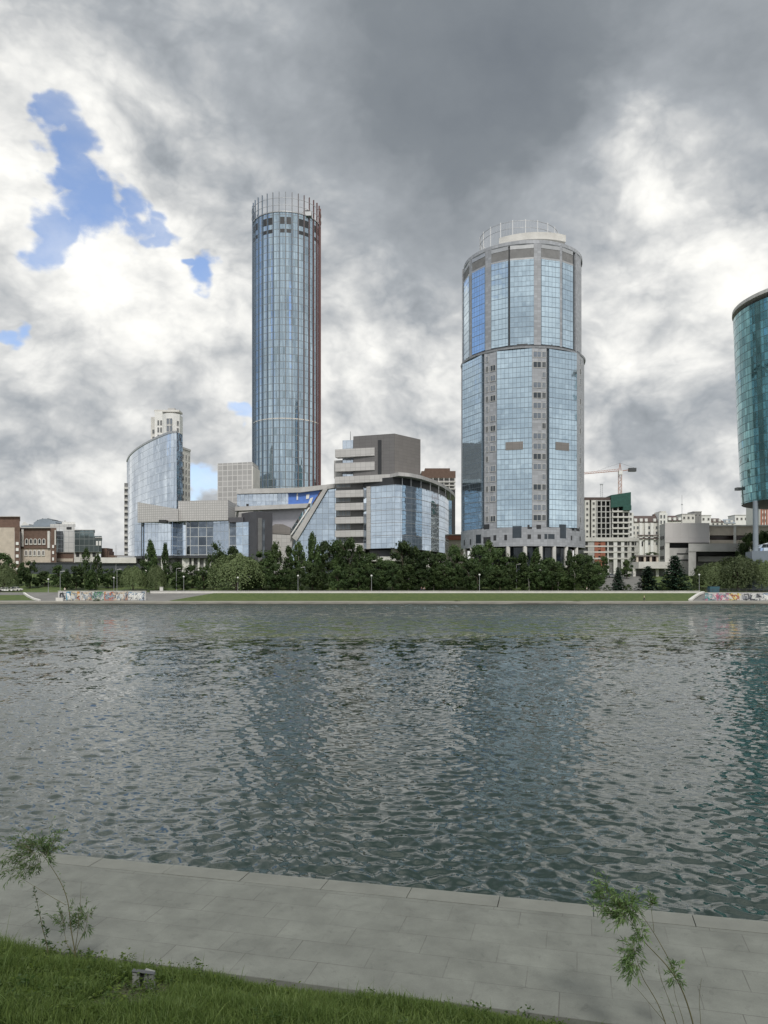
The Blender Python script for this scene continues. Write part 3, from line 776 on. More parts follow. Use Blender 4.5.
def facade_windows(parent, p, q, cols, zs, w, h, glass='winglass', skip=None, inset=.5):
    """rows of windows on the wall between plan points p and q (p left, q right as seen by the viewer)"""
    d = Vector((q[0] - p[0], q[1] - p[1])); ln = d.length; d.normalize(); n = Vector((d.y, -d.x)); ang = math.atan2(n.y, n.x)
    for c in range(cols):
        s = ln * (c + .5) / cols
        for j, z in enumerate(zs):
            if skip and skip(c, j): continue
            window_obj(parent, (p[0] + d.x * s + n.x * .03, p[1] + d.y * s + n.y * .03), ang, z, w, h, glass)

# ------------------------------------------------------------------ tall cylindrical tower
M['fin_back'] = plain('silver_blue_fin_side', (.22, .27, .33), .25, .7, var=.06)
def tall_tower():
    c = (PX(286.7, 410), 410.0); R = 17.4; z0, zt = 9.5, PZ(212, 410 - R)
    r = thing('glass_tower', 'slender round glass tower, tallest of all, with red-brown fins rising above its roof', 'tower', (c[0], c[1], z0))
    n = 34; g = MB(); g.lathe(c, [(R, z0), (R, zt)], 136); g.build('glass_facade', M['iset_glass'], r, smooth=True)
    MB().lathe(c, [(R + .05, zt), (R + .35, zt + .003), (R + .35, zt + .6), (R - .6, zt + .6), (R - .6, zt + .1), (0, zt + .1)], 68).build('roof_parapet', M['steel'], r)
    # dark mechanical storeys near the top
    for za, zb in ((zt - 6.0, zt - 2.4), (zt - 10.3, zt - 8.4)):
        for k in range(n):
            if (k % 3 == 0): continue
            a0 = 2 * math.pi * (k + .14) / n; a1 = 2 * math.pi * (k + .86) / n
            P = [(c[0] + (R + .06) * math.cos(a), c[1] + (R + .06) * math.sin(a)) for a in (a0, a1)]
            if P[0][1] > c[1] + 4: continue
            MB().slab(P[0], P[1], .12, za, zb).build('louvre', M['dark'], r)
    # light service bands
    for zb, hh in ((PZ(419, 393), .55),):
        MB().lathe(c, [(R + .05, zb), (R + .16, zb), (R + .16, zb + hh), (R + .05, zb + hh)], 68, math.radians(195), math.radians(345)).build('light_band', M['concrete_light'], r)
    zf = PZ(193.5, 394)
    f0 = None
    for k in range(n):
        a = 2 * math.pi * (k + .5) / n - math.pi / 2
        if f0 is None:
            m_ = MB(); ca, sa = math.cos(a), math.sin(a)
            def P(rr, tt): return (c[0] + ca * rr - sa * tt, c[1] + sa * rr + ca * tt)
            m_.prism([P(R - .1, -.12), P(R + .60, -.11), P(R + .60, .11), P(R - .1, .12)], z0, zf)
            f0 = m_.build('fin', M['iset_fin'], r); f0.data.materials.append(M['fin_back']); f0.data.materials.append(M['concrete_dark'])
            tv = Vector((-sa, ca, 0))
            for p_ in f0.data.polygons:
                if p_.normal.dot(tv) > .5: p_.material_index = 1
                elif abs(p_.normal.dot(tv)) < .3: p_.material_index = 2
            # re-centre on the tower axis so that copies only need a turn
            a00 = a
        else:
            child_copy(f0, r, (0, 0, 0), a - a00)
    for zb in (zt + 3.2, zt + 6.8):
        MB().lathe(c, [(R + .55, zb), (R + .75, zb), (R + .75, zb + .14), (R + .55, zb + .14), (R + .55, zb)], 68).build('crown_rail', M['steel'], r)
    x = PX(307, 398)
    MB().prism([(x - 2.3, 396.5), (x + 2.3, 396.5), (x + 2.3, 401), (x - 2.3, 401)], zt + .1, [zt + 2.2, zt + 2.2, zt + 3.2, zt + 3.2]).box(x - 1, x + 1, 397, 399, zt + 3.0, zt + 3.8).build('roof_cradle', M['steel'], r)
tall_tower()

# ------------------------------------------------------------------ stepped round tower
def stepped_tower():
    c = (PX(522.3, 290), 290.0); RL, RU = 22.6, 21.6
    r = thing('stepped_glass_tower', 'broad two-tier round glass tower with grey stone piers and a roof ring fence', 'tower', (c[0], c[1], 9.5))
    zb, zj, zt = 19.0, PZ(348, 268), PZ(246.5, 269)
    # lower tier
    px = [460.6, 463.2, 482.3, 484.2, 497, 532, 534.5, 546.5, 548.5, 575.5, 583.4]
    kind = ['stone', 'glass', 'dark', 'stone', 'glass', 'stone', 'stone', 'dark', 'glass', 'stone']
    pts = [on_circle(p, c, RL) for p in px]
    a_first = math.atan2(pts[0][1] - c[1], pts[0][0] - c[0]); a_last = math.atan2(pts[-1][1] - c[1], pts[-1][0] - c[0])
    if a_first < 0: a_first += 2 * math.pi
    if a_last < 0: a_last += 2 * math.pi
    sweep = (a_first - a_last) % (2 * math.pi)          # back sweep, counter-clockwise from the right edge to the left
    nb = 9; back = [(c[0] + RL * math.cos(a_last + sweep * k / nb), c[1] + RL * math.sin(a_last + sweep * k / nb)) for k in range(nb + 1)]
    core = pts + back[1:-1]
    pts[9] = (pts[9][0], pts[9][1] - 1.0)
    cin = [(c[0] + (p[0] - c[0]) * .965, c[1] + (p[1] - c[1]) * .965) for p in core]
    MB().prism(cin, zb, zj).build('lower_core', M['dem_stone'], r)
    z_gl = PZ(527, 268)
    for i, k in enumerate(kind):
        p, q = pts[i], pts[i + 1]
        if k == 'glass': MB().slab(p, q, 1.0, z_gl, zj - .4, .35).build('glass_bay', M['dem_glass'], r)
        elif k == 'stone': MB().slab(p, q, .9, z_gl + .003, zj - .003).build('stone_pier', M['dem_stone'], r)
        else: MB().slab(p, q, .3, z_gl, zj - .5, -.5).build('shadow_joint', M['darkmetal'], r)
    for i in range(nb):
        p, q = back[i], back[i + 1]
        MB().prism([p, q, cin[(10 + i + 1) % len(cin)], cin[10 + i]], z_gl + .003, zj).build('rear_bay', M['dem_glass' if i % 2 else 'dem_stone'], r)
    # louvred boxes set in the bays
    for a, b, y0, y1, i0 in ((505.5, 523, 442.5, 450.5, 4), (555.5, 569, 442.5, 450.5, 8), (468, 478, 448, 456, 1)):
        MB().slab(ray_seg(a, pts[i0], pts[i0 + 1], .45), ray_seg(b, pts[i0], pts[i0 + 1], .45), .3, PZ(y1, 270), PZ(y0, 270), .1).build('louvre', M['taupe'], r)
    # cornice between tiers
    MB().lathe(c, [(RL - .9, zj - .2), (RL + .1, zj - .1), (RL + .25, zj + .5), (RU - .3, zj + .9)], 60).build('cornice', M['dem_stone'], r)
    MB().lathe(c, [(RU - .5, zj + .3), (RU + .02, zj + .9), (RU + .02, zj + 1.7)], 60).build('shadow_gap', M['darkmetal'], r)
    # upper tier
    px = [462.6, 464, 469.5, 472.5, 485.5, 491.5, 508.3, 510, 533.8, 541, 559.5, 562, 572.5, 575.5, 580.6]
    kind = ['stone', 'glass', 'stone', 'glass', 'stone', 'glass', 'dark', 'glass', 'stone', 'glass', 'stone', 'glass', 'dark', 'stone']
    pts = [on_circle(p, c, RU) for p in px]
    a_first = math.atan2(pts[0][1] - c[1], pts[0][0] - c[0]) % (2 * math.pi); a_last = math.atan2(pts[-1][1] - c[1], pts[-1][0] - c[0]) % (2 * math.pi)
    sweep = (a_first - a_last) % (2 * math.pi)
    back = [(c[0] + RU * math.cos(a_last + sweep * k / nb), c[1] + RU * math.sin(a_last + sweep * k / nb)) for k in range(nb + 1)]
    core = pts + back[1:-1]; cin = [(c[0] + (p[0] - c[0]) * .965, c[1] + (p[1] - c[1]) * .965) for p in core]
    MB().prism(cin, zj + .5, zt + 1).build('upper_core', M['dem_stone'], r)
    for i, k in enumerate(kind):
        p, q = pts[i], pts[i + 1]
        if k == 'glass':
            MB().slab(p, q, .9, zj + 1.4, zt - 4.6, .3).build('glass_bay', M['dem_glass'], r)
            MB().slab(p, q, .9, zt - 4.0, zt - .8, .12).build('roof_louvre', M['concrete_dark'], r)
            MB().slab(p, q, .9, zt - 4.597, zt - 4.003, .33).build('louvre_sill', M['steel'], r)
            MB().slab(p, q, .9, zt - .797, zt + .5, .2).build('bay_head', M['steel'], r)
        elif k == 'stone': MB().slab(p, q, .8, zj + 1.2, zt + 1.2, .1).build('stone_pier', M['dem_stone'], r)
        else: MB().slab(p, q, .3, zj + 1.4, zt, -.4).build('shadow_joint', M['darkmetal'], r)
    for i in range(nb):
        p, q = back[i], back[i + 1]
        MB().prism([p, q, cin[(14 + i + 1) % len(cin)], cin[14 + i]], zj + 1.2, zt).build('rear_bay', M['dem_glass' if i % 2 else 'dem_stone'], r)
    MB().lathe(c, [(RU - .1, zt + .5), (RU + .12, zt + .8), (RU + .1, zt + 2.0), (RU - .6, zt + 2.2), (RU - 2.5, zt + 2.1), (0, zt + 2.2)], 60).build('roof_edge', M['dem_stone'], r)
    # drum: an eccentric curved parapet block
    MB().lathe((c[0] + 1.0, c[1]), [(18.6, zt + 2.0), (18.6, zt + 3.6), (17.8, zt + 3.6), (17.8, zt + 2.0)], 30, math.radians(186), math.radians(250)).build('roof_drum', M['dem_stone'], r)
    cd_ = (c[0] + 2.4, c[1] + .5); zq = PZ(232.8, 271)
    MB().lathe(cd_, [(19.6, zt + 2.0), (19.6, zq - 2.6), (20.2, zq - 2.4), (20.2, zq), (19.0, zq + .1), (19.0, zt + 2)], 30, math.radians(229), math.radians(299)).build('roof_crown', M['concrete_light'], r)
    # ring fence
    cf = (PX(518.5, 288), 288); Rf = 14.2; z1, z2 = PZ(240, 276), PZ(221, 274)
    po = None
    for k in range(20):
        a = 2 * math.pi * k / 20
        if po is None:
            po = MB().box(cf[0] + Rf - .15, cf[0] + Rf + .15, cf[1] - .15, cf[1] + .15, z1 - 5, z2 + .5).build('fence_post', M['steel'], r); p0 = Vector(po.location)
            po_local = Vector((cf[0] + Rf, cf[1], 0))
        else:
            # copy shifted round the ring
            child_copy(po, r, (Rf * math.cos(a) - Rf, Rf * math.sin(a), 0))
    ring = MB()
    for zz in (z2, z2 - 2.4): ring.lathe(cf, [(Rf - .08, zz), (Rf + .08, zz), (Rf + .08, zz + .16), (Rf - .08, zz + .16), (Rf - .08, zz)], 48)
    ring.build('fence_rail', M['steel'], r)
    mesh_ = MB()
    for k in range(160):
        a = 2 * math.pi * k / 160; x, y = cf[0] + Rf * math.cos(a), cf[1] + Rf * math.sin(a)
        mesh_.box(x - .022, x + .022, y - .022, y + .022, z1 - 1, z2)
    mesh_.build('fence_mesh', M['steel'], r)
    # stone base storeys over an arcade
    Rb = RL + .1
    MB().lathe(c, [(Rb, zb), (Rb, z_gl - .1), (Rb - .8, z_gl)], 60).build('stone_base', M['dem_stone'], r)
    MB().lathe(c, [(0, zb), (Rb, zb)], 60).build('soffit', M['concrete_dark'], r)
    MB().lathe(c, [(Rb - 4.5, 9.5), (Rb - 4.5, zb)], 48).build('lobby_glass', M['winglass'], r)
    for a in (472, 491, 508, 525, 540.5, 554, 566, 576, 465.5):
        p = on_circle(a, c, RL - .6)
        MB().prism([(p[0] + .75 * math.cos(t), p[1] + .75 * math.sin(t)) for t in [k * math.pi / 4 for k in range(8)]], 9.5, zb).build('column', M['concrete_light'], r)
    # base windows
    for a, b, y0, y1, gl in ((464, 471, 537, 543, 'dark'), (476, 481, 533, 542, 'winglass'), (483.5, 490.5, 536, 542.5, 'dark'), (493.5, 507, 534.5, 540, 'dark'), (512.5, 521.5, 526, 538, 'winglass'), (527.5, 541, 534.5, 539, 'dark'),
                             (544.5, 554.5, 534, 539, 'winglass'), (560, 566, 524, 538, 'winglass'), (571, 580.5, 535, 539.5, 'dark'), (527.5, 532, 525, 529, 'dark'), (536.5, 541, 525, 529, 'dark'), (572, 574, 525.5, 529.5, 'dark'), (576.5, 579.5, 525.5, 529.5, 'dark'),
                             (484, 489, 523, 528, 'dark')):
        MB().slab(on_circle(a, c, Rb), on_circle(b, c, Rb), .35, PZ(y1, 268), PZ(y0, 268), .06).build('base_window', M[gl], r)
    # small windows down the lower stone piers
    for (a, w_) in ((487.0, 1.0), (493.0, 1.9), (537.2, 2.6), (544.0, 1.2), (579.5, 2.2)):
        p = on_circle(a, c, RL); ang = math.atan2(p[1] - c[1], p[0] - c[0])
        for k in range(17):
            if (k * 7 + int(a)) % 5 == 0 and w_ > 1.5: continue
            z = z_gl + 2.2 + k * 3.5
            window_obj(r, (c[0] + (RL - .02) * math.cos(ang), c[1] + (RL - .02) * math.sin(ang)), ang, z, w_, 1.9, 'blued' if k % 3 else 'winglass')
M['blued'] = plain('tinted_window_glass', (.20, .23, .27), .1, .5, var=.2)
stepped_tower()

# ------------------------------------------------------------------ curved residential block (left) with its white top
def left_block():
    r = thing('curved_apartment_tower', 'curved mirror-glass apartment block with a white stepped tower rising from its top', 'building', (PX(160, 340), 345, 9))
    prof = [(126.8, 462), (130, 456), (138, 449), (150, 442), (162, 436.5), (171, 433.4), (176.3, 433)]
    P = []; zt = PZ(433, 330)
    for px, y in prof:
        D = 330 * 154 / (HY - y); P.append((PX(px, D), D))
    # smooth the curve
    Q = []
    for i in range(len(P) - 1):
        for k in range(4):
            t = k / 4; p0 = P[max(i - 1, 0)]; p1 = P[i]; p2 = P[i + 1]; p3 = P[min(i + 2, len(P) - 1)]
            Q.append(tuple(.5 * (2 * p1[j] + (-p0[j] + p2[j]) * t + (2 * p0[j] - 5 * p1[j] + 4 * p2[j] - p3[j]) * t * t + (-p0[j] + 3 * p1[j] - 3 * p2[j] + p3[j]) * t ** 3) for j in (0, 1)))
    Q.append(P[-1])
    g = MB(); u = 0
    for p, q in zip(Q, Q[1:]):
        d = math.hypot(q[0] - p[0], q[1] - p[1]); g.face([(p[0], p[1], 9), (q[0], q[1], 9), (q[0], q[1], zt), (p[0], p[1], zt)], [(u, 9), (u + d, 9), (u + d, zt), (u, zt)]); u += d
    g.build('curved_glass_facade', M['b_glass'], r)
    back = [(p[0] * (p[1] + 14) / p[1] + 4 - 9 * i_ / len(Q), p[1] + 14) for i_, p in enumerate(Q)][1:][::-1]
    MB().prism([(p[0] + .05, p[1] + .3) for p in Q] + back, 9, zt - .4).build('rear_body', M['concrete'], r)
    m_ = MB()
    for p, q in zip(Q, Q[1:]): m_.slab(p, q, 1.2, zt + .003, zt + .9, .25)
    m_.build('parapet', M['steel'], r)
    # dark glazed end strip and the side wing with windows
    a = Q[-1]; b = (PX(182.3, 336), 336)
    MB().slab((a[0] + .02, a[1]), b, .5, 9, zt + .5, .1).build('corner_glass', M['g_glass'], r)
    zs = PZ(449, 345)
    p, q = (PX(181.5, 344), 344), (PX(190.3, 352), 352)
    w = MB().slab(p, q, 5, 9, zs).build('side_wing', M['concrete_light'], r)
    MB().slab(p, q, 5.3, zs + .003, zs + .9, .3).build('wing_parapet', M['concrete'], r)
    n = [z for z in np.arange(zs - 4.2, 30, -3.25)]
    facade_windows(r, p, q, 3, n[:12], 1.15, 1.9, skip=None)
    # white tower above
    T = (PX(166, 352), 356); zt2 = PZ(411.5, 350)
    xa, xb, xc, xd = PX(156, 352), PX(163.5, 352), PX(180.8, 352), PX(150.3, 352)
    MB().prism([(xa, 350), (xb, 350), (xb, 357), (xa, 357)], zt - 3, zt2).build('tower_shaft', M['white'], r)
    # curved white front
    cf = [(xb + .003, 350)] + [(xb + (xc - xb) * t, 350 - 2.6 * math.sin(math.pi * t)) for t in (.15, .3, .5, .7, .85)] + [(xc, 350)]
    MB().prism(cf + [(xc - .4, 357), (xb + .003, 357)], zt - 3, zt2 - 1.2).build('curved_white_front', M['white'], r)
    MB().prism([(xd, 353), (xa - .003, 353), (xa - .003, 358), (xd, 358)], zt - 3, PZ(417, 353)).build('lower_wing', M['concrete_light'], r)
    MB().box(xa - .3, xc - .3, 350.2, 356.5, zt2 + .003, zt2 + .8).build('cap', M['concrete_light'], r)
    MB().box(xb + 2, xb + 5, 352, 355, zt2 + .803, zt2 + 2).build('lift_house', M['concrete'], r)
    zz = list(np.arange(zt + 1.0, zt2 - 4, 3.2))
    facade_windows(r, (PX(167, 348), 347.6), (PX(172.5, 348), 347.35), 2, zz + [], 1.3, 2.5, 'blued')
    facade_windows(r, (PX(176.5, 349), 348.6), (PX(179.5, 350), 349.6), 1, zz, .8, 1.7)
    facade_windows(r, (PX(157, 350), 350), (PX(162.5, 350), 350), 2, zz, .7, 2.2, 'winglass')
    facade_windows(r, (PX(152, 353), 353), (PX(155, 353), 353), 1, zz[:-1], .9, 1.9)
    # dark slab behind the left end
    s = thing('dark_slab_block', 'thin dark balcony-striped block showing at the left edge of the curved glass block', 'building', (PX(126, 410), 412, 9))
    MB().box(PX(124.3, 410), PX(129, 410), 410, 425, 9, PZ(483, 410)).build('wall', M['concrete_dark'], s)
    bal = None
    for z in np.arange(14, PZ(483, 410) - 1, 3.1):
        if bal is None: bal = MB().box(PX(124.1, 409), PX(128, 409), 409, 410, 13, 14.1).build('balcony', M['concrete_light'], s); b0 = 14
        else: child_copy(bal, s, (0, 0, z - b0))
left_block()

# ------------------------------------------------------------------ pavilion complex under the curved block
def pavilion():
    Y = 290
    r = thing('glass_pavilion', 'low glass hall with pale pierced top band before the curved apartment block', 'building', (PX(190, Y), Y, 9))
    pA, pB, pC, pD = (PX(137.5, 297), 297), (PX(178, 291), 291), (PX(178, 292.5), 292.5), (PX(228, 289), 289)
    zb = PZ(521.5, 292)
    MB().prism([pA, pB, (pB[0], pB[1] + 16), (pA[0], pA[1] + 16)], zb, [PZ(502, 297), PZ(509, 291), PZ(509, 291), PZ(502, 297)]).build('left_band', M['perf'], r)
    MB().prism([pC, pD, (pD[0], pD[1] + 16), (pC[0], pC[1] + 16)], zb + .2, PZ(500.5, 291)).build('right_band', M['perf'], r)
    MB().box(PX(158, 288), PX(165, 288), 289, 293, PZ(522.3, 288), PZ(519.5, 288)).build('scupper', M['dark'], r)
    # zig-zag glass
    px = [134.5, 142, 143.5, 158, 172, 177, 186, 190, 213, 229, 247]
    yy = [300, 296.5, 297.5, 296.5, 293, 295.5, 292.5, 293.5, 292.2, 290.3, 290.8]
    P = [(PX(a, b), b) for a, b in zip(px, yy)]
    z0 = PZ(555.5, 294)
    for i, (p, q) in enumerate(zip(P, P[1:])):
        if i == 1: MB().slab(p, q, .4, z0, zb).build('glazing_post', M['darkmetal'], r); continue
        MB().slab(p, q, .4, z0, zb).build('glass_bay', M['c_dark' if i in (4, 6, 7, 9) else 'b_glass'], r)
    MB().prism(P + [(P[-1][0], 310), (P[0][0], 310)], z0 - 1.0, z0).build('floor_ledge', M['darkmetal'], r)
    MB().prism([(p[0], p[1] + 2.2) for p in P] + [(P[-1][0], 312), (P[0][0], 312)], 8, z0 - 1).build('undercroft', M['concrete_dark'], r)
    for px_ in (146.5, 165, 186, 193, 199, 205, 211, 217, 223, 241):
        x = PX(px_, 295); ww = 1.3 if px_ in (165, 186) else .35
        MB().box(x - ww, x + ww, 294.4, 295.2, 8, z0 - 1.0).build('pier', M['concrete_light'], r)
    # gridded panel block behind, right
    s = thing('gridded_panel_block', 'blank light grey gridded block at the left foot of the tall tower', 'building', (PX(236, 325), 325, 9))
    p, q = (PX(217.5, 322), 322), (PX(252.5, 318), 318)
    MB().prism([p, q, (PX(258.5, 330), 330), (PX(222, 340), 340)], 9, [PZ(463.5, 322), PZ(463.5, 322), PZ(463.5, 322), PZ(463.5, 322)]).build('grid_wall', M['grid_panel'], s)
    MB().slab((q[0] + .01, q[1] - .2), (PX(259.5, 330), 330), .5, 9, PZ(467, 320), .2).build('plain_side_wall', M['concrete_light'], s)
    # graphite cube
    s = thing('dark_cube_building', 'dark graphite cube building with a slit window standing right of the glass hall', 'building', (PX(258, 282), 285, 8))
    pa, pb, pc = (PX(241.5, 290), 290), (PX(256.5, 281), 281), (PX(272.5, 288), 288)
    zt = PZ(511, 281)
    MB().prism([pa, pb, pc, (PX(262, 300), 300)], 8, zt).build('cube_body', M['graphite'], s)
    MB().slab((PX(258, 281.6), 281.6), (PX(261.5, 283.2), 283.2), .3, 10, PZ(518, 282), .22).build('slit_window', M['concrete_dark'], s)
    MB().slab((PX(262.2, 283.5), 283.5), (PX(264.4, 284.5), 284.5), .3, 10, PZ(519, 282), .22).build('slit_window', M['blued'], s)
    MB().slab((PX(228.5, 288.4), 288.4), (pa[0] + 1, 287.8), 5, PZ(522.5, 289), PZ(517.5, 289)).build('roof_slab', M['graphite'], s)
    MB().slab((PX(236.5, 288.2), 288.2), (PX(249, 285.2), 285.2), .5, 12, PZ(522.6, 288), .3).build('corner_glazing', M['c_glass'], s)
pavilion()

# ------------------------------------------------------------------ office with canopy
def canopy_office():
    r = thing('canopy_office_building', 'office block with stacked grey balconies, dark cube on top and sweeping canopy', 'building', (PX(395, 300), 300, 9))
    zc0, zc1 = PZ(475.5, 281), PZ(471.8, 281)
    zg1, zg0 = PZ(485, 285), PZ(548, 285)
    # glass body: flat left face then a convex curve running back to the right
    def Dz(y, z=zg1): return F * (z - CZ) / (HY - y)
    fl = [(PX(363.5, Dz(487.5)), Dz(487.5)), (PX(367, Dz(487)), Dz(487)), (PX(394.5, Dz(484.6)), Dz(484.6))]
    cv = [(PX(a, Dz(y)), Dz(y)) for a, y in ((394.5, 484.6), (402, 485), (412, 486.3), (422, 488.4), (431, 491), (439, 494), (445, 497), (448.6, 500.5))]
    MB().slab(fl[0], fl[1], .5, zg0, zg1).build('glass_return', M['b_glass'], r)
    MB().slab(fl[1], (PX(370.2, 286), Dz(486.7) - .1), .5, zg0 - .1, zg1 + .1, .35).build('corner_pier', M['panel'], r)
    MB().slab((PX(370.2, 286), Dz(486.7)), fl[2], .5, zg0, zg1).build('flat_glass', M['g_glass'], r)
    for i, (p, q) in enumerate(zip(cv, cv[1:])):
        MB().slab(p, q, .5, zg0 - .3, zg1).build('curved_glass', M['g_glass'], r)
    core = [(fl[0][0], fl[0][1] + .8)] + [(p[0] - .2 * i_, p[1] + .8) for i_, p in enumerate(cv)] + [(cv[-1][0] - 3, cv[-1][1] + 12), (fl[0][0], 330)]
    MB().prism(core, zg0, zg1 - .3).build('core', M['concrete_dark'], r)
    # floor lines on the glass
    for k in range(1, 5):
        zz = zg0 + (zg1 - zg0) * k / 5
        m_ = MB()
        for p, q in zip(cv, cv[1:]): m_.slab(p, q, .2, zz, zz + .18, .08)
        m_.slab((PX(370.4, 286), Dz(486.7)), fl[2], .2, zz, zz + .18, .08); m_.build('floor_line', M['steel'], r)
    # attic recess between glass and canopy
    att = [(PX(364, 291.5), 291.5)] + [(p_[0] - .6, p_[1] + 1.2) for p_ in cv] + [(PX(440, 345), 345), (PX(380, 330), 330)]
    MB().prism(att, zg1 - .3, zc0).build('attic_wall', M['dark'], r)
    for i, (p, q) in enumerate(zip(cv, cv[1:])):
        x, y = (p[0] + q[0]) / 2, (p[1] + q[1]) / 2
        MB().tube([(x + 1.5, y + 1.2, zg1 - .2), (x + 1.5, y + 1.2, zc0 + .02)], [.16, .16], 6).build('canopy_post', M['steel'], r)
    # canopy plate
    def Dc(y): return F * (zc1 - CZ) / (HY - y)
    edge = [(PX(a, Dc(y)), Dc(y)) for a, y in ((334.5, 483.2), (352, 480.3), (375, 476.5), (389, 474.2), (398.5, 472.0), (410, 473.0), (421, 475.3), (432, 479), (442, 483.5), (449, 488), (454, 492.6), (455.4, 495.3), (452.5, 498.0))]
    inner = [(PX(442, 352), 352), (PX(408, 340), 340), (PX(372, 310), 310), (PX(341, 304), 304)]
    MB().prism(edge + inner, zc0, zc1).build('canopy', M['panel'], r)
    MB().slab((PX(334.8, 293.9), 293.9), (PX(390, 286.5), 286.5), 2.5, zc1 - 2.6, zc1 - .01, .1).build('canopy_fascia', M['panel'], r)
    # dark cube
    zt = PZ(433.5, 287)
    pa, pb, pc = (PX(353.3, 292.5), 292.5), (PX(394.5, 287), 287), (PX(420.5, 298.5), 298.5)
    MB().prism([pa, pb, (PX(392, 304), 304), (PX(360, 308), 308)], zc1 + .004, zt).build('dark_cube_front', M['darkpanel'], r)
    MB().prism([(pb[0] + .01, pb[1]), pc, (PX(412, 310), 310), (PX(393, 304), 304)], zc1 + .004, zt - .02).build('lit_cube_side', M['taupe'], r)  # lighter cladding paints in the light on the right face
    MB().slab((PX(378, 289.2), 289.2), (PX(381.5, 288.7), 288.7), .3, zc1 + .1, PZ(440, 289), .12).build('vertical_slot', M['dark'], r)
    MB().box(PX(356, 298), PX(366, 298), 297, 300, zt + .003, zt + .9).build('roof_plant', M['brick'], r)
    # balconies
    ys = [(448, 456), (462, 470.3), None, (489.5, 496.5), (502.5, 509.5), (516.5, 523), (530, 536.5), (543, 551)]
    dl, dr = 293.5, 287.2
    for i, yy in enumerate(ys):
        if yy is None: continue
        xr_ = 374.5 if i < 2 else 363.0
        y0, y1 = yy; D = dl + (dr - dl) * .5
        z1_, z0_ = PZ(y0, D), PZ(y1, D)
        p = (PX(335, dl), dl); q = (PX(xr_, dl + (dr - dl) * (xr_ - 335) / 60), dl + (dr - dl) * (xr_ - 335) / 60)
        if i < 2: MB().slab(p, q, 3.4, z0_, z1_).build('balcony', M['panel'], r)
        else: MB().slab(p, q, 3.4, z0_, z1_).build('balcony', M['panel'], r)
    # recessed wall behind the balconies: white framed windows left, dark loggias right
    top = PZ(440, 297)
    MB().slab((PX(336, 297.5), 297.5), (PX(363.5, 294.5), 294.5), 3, 9, zc0 - .02).build('recess_wall', M['concrete_dark'], r)
    MB().slab((PX(342.5, 296.8), 296.8), (PX(353, 296), 296), 2, zc1 + .02, PZ(440.5, 297)).build('stair_glazing', M['b_glass'], r)
    MB().slab((PX(334, 298.2), 298.2), (PX(342.3, 297.2), 297.2), 3, zc1 + .02, PZ(460, 297)).build('side_wall', M['concrete'], r)
    wi = None
    for y in (484.5, 499, 512.8, 526.5, 540.0):
        for k in range(3):
            xx = 337.5 + k * 4.8
            window_obj(r, ray_seg(xx + 1.2, (PX(336, 297.5), 297.5), (PX(363.5, 294.5), 294.5), .12), math.radians(-95), PZ(y + 2.8, 297), 1.45, 1.9, 'b_glass', 'recess_window')
    # raised base with box window and pillars
    MB().slab((PX(364, 290.5), 290.5), (PX(396, 287.0), 287.0), 12, PZ(561, 288), PZ(556.5, 288)).build('base_sill', M['concrete_light'], r)
    MB().slab((PX(369.5, 292), 292), (PX(391, 290), 290), 8, PZ(556.5, 288) + .01, zg0 - .4).build('base_window', M['graphite'], r)
    MB().slab((PX(391.2, 288.6), 288.6), (PX(396, 288), 288), 8, PZ(556.5, 288) + .003, zg0 - .31).build('base_pier', M['concrete_light'], r)
    for a, D in ((428.5, 303), (439, 318), (443.5, 324)):
        x = PX(a, D); MB().box(x - .9, x + .9, D - .9, D + .9, 9, zg0).build('pillar', M['concrete_light'], r)
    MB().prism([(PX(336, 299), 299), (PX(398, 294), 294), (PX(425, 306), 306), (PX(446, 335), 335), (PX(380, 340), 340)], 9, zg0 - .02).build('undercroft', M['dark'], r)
    # roof mast
    x = PX(350.5, 297); MB().tube([(x, 297, PZ(441, 297)), (x, 297, PZ(431.5, 297))], [.12, .06], 6).build('roof_mast', M['darkmetal'], r)
canopy_office()

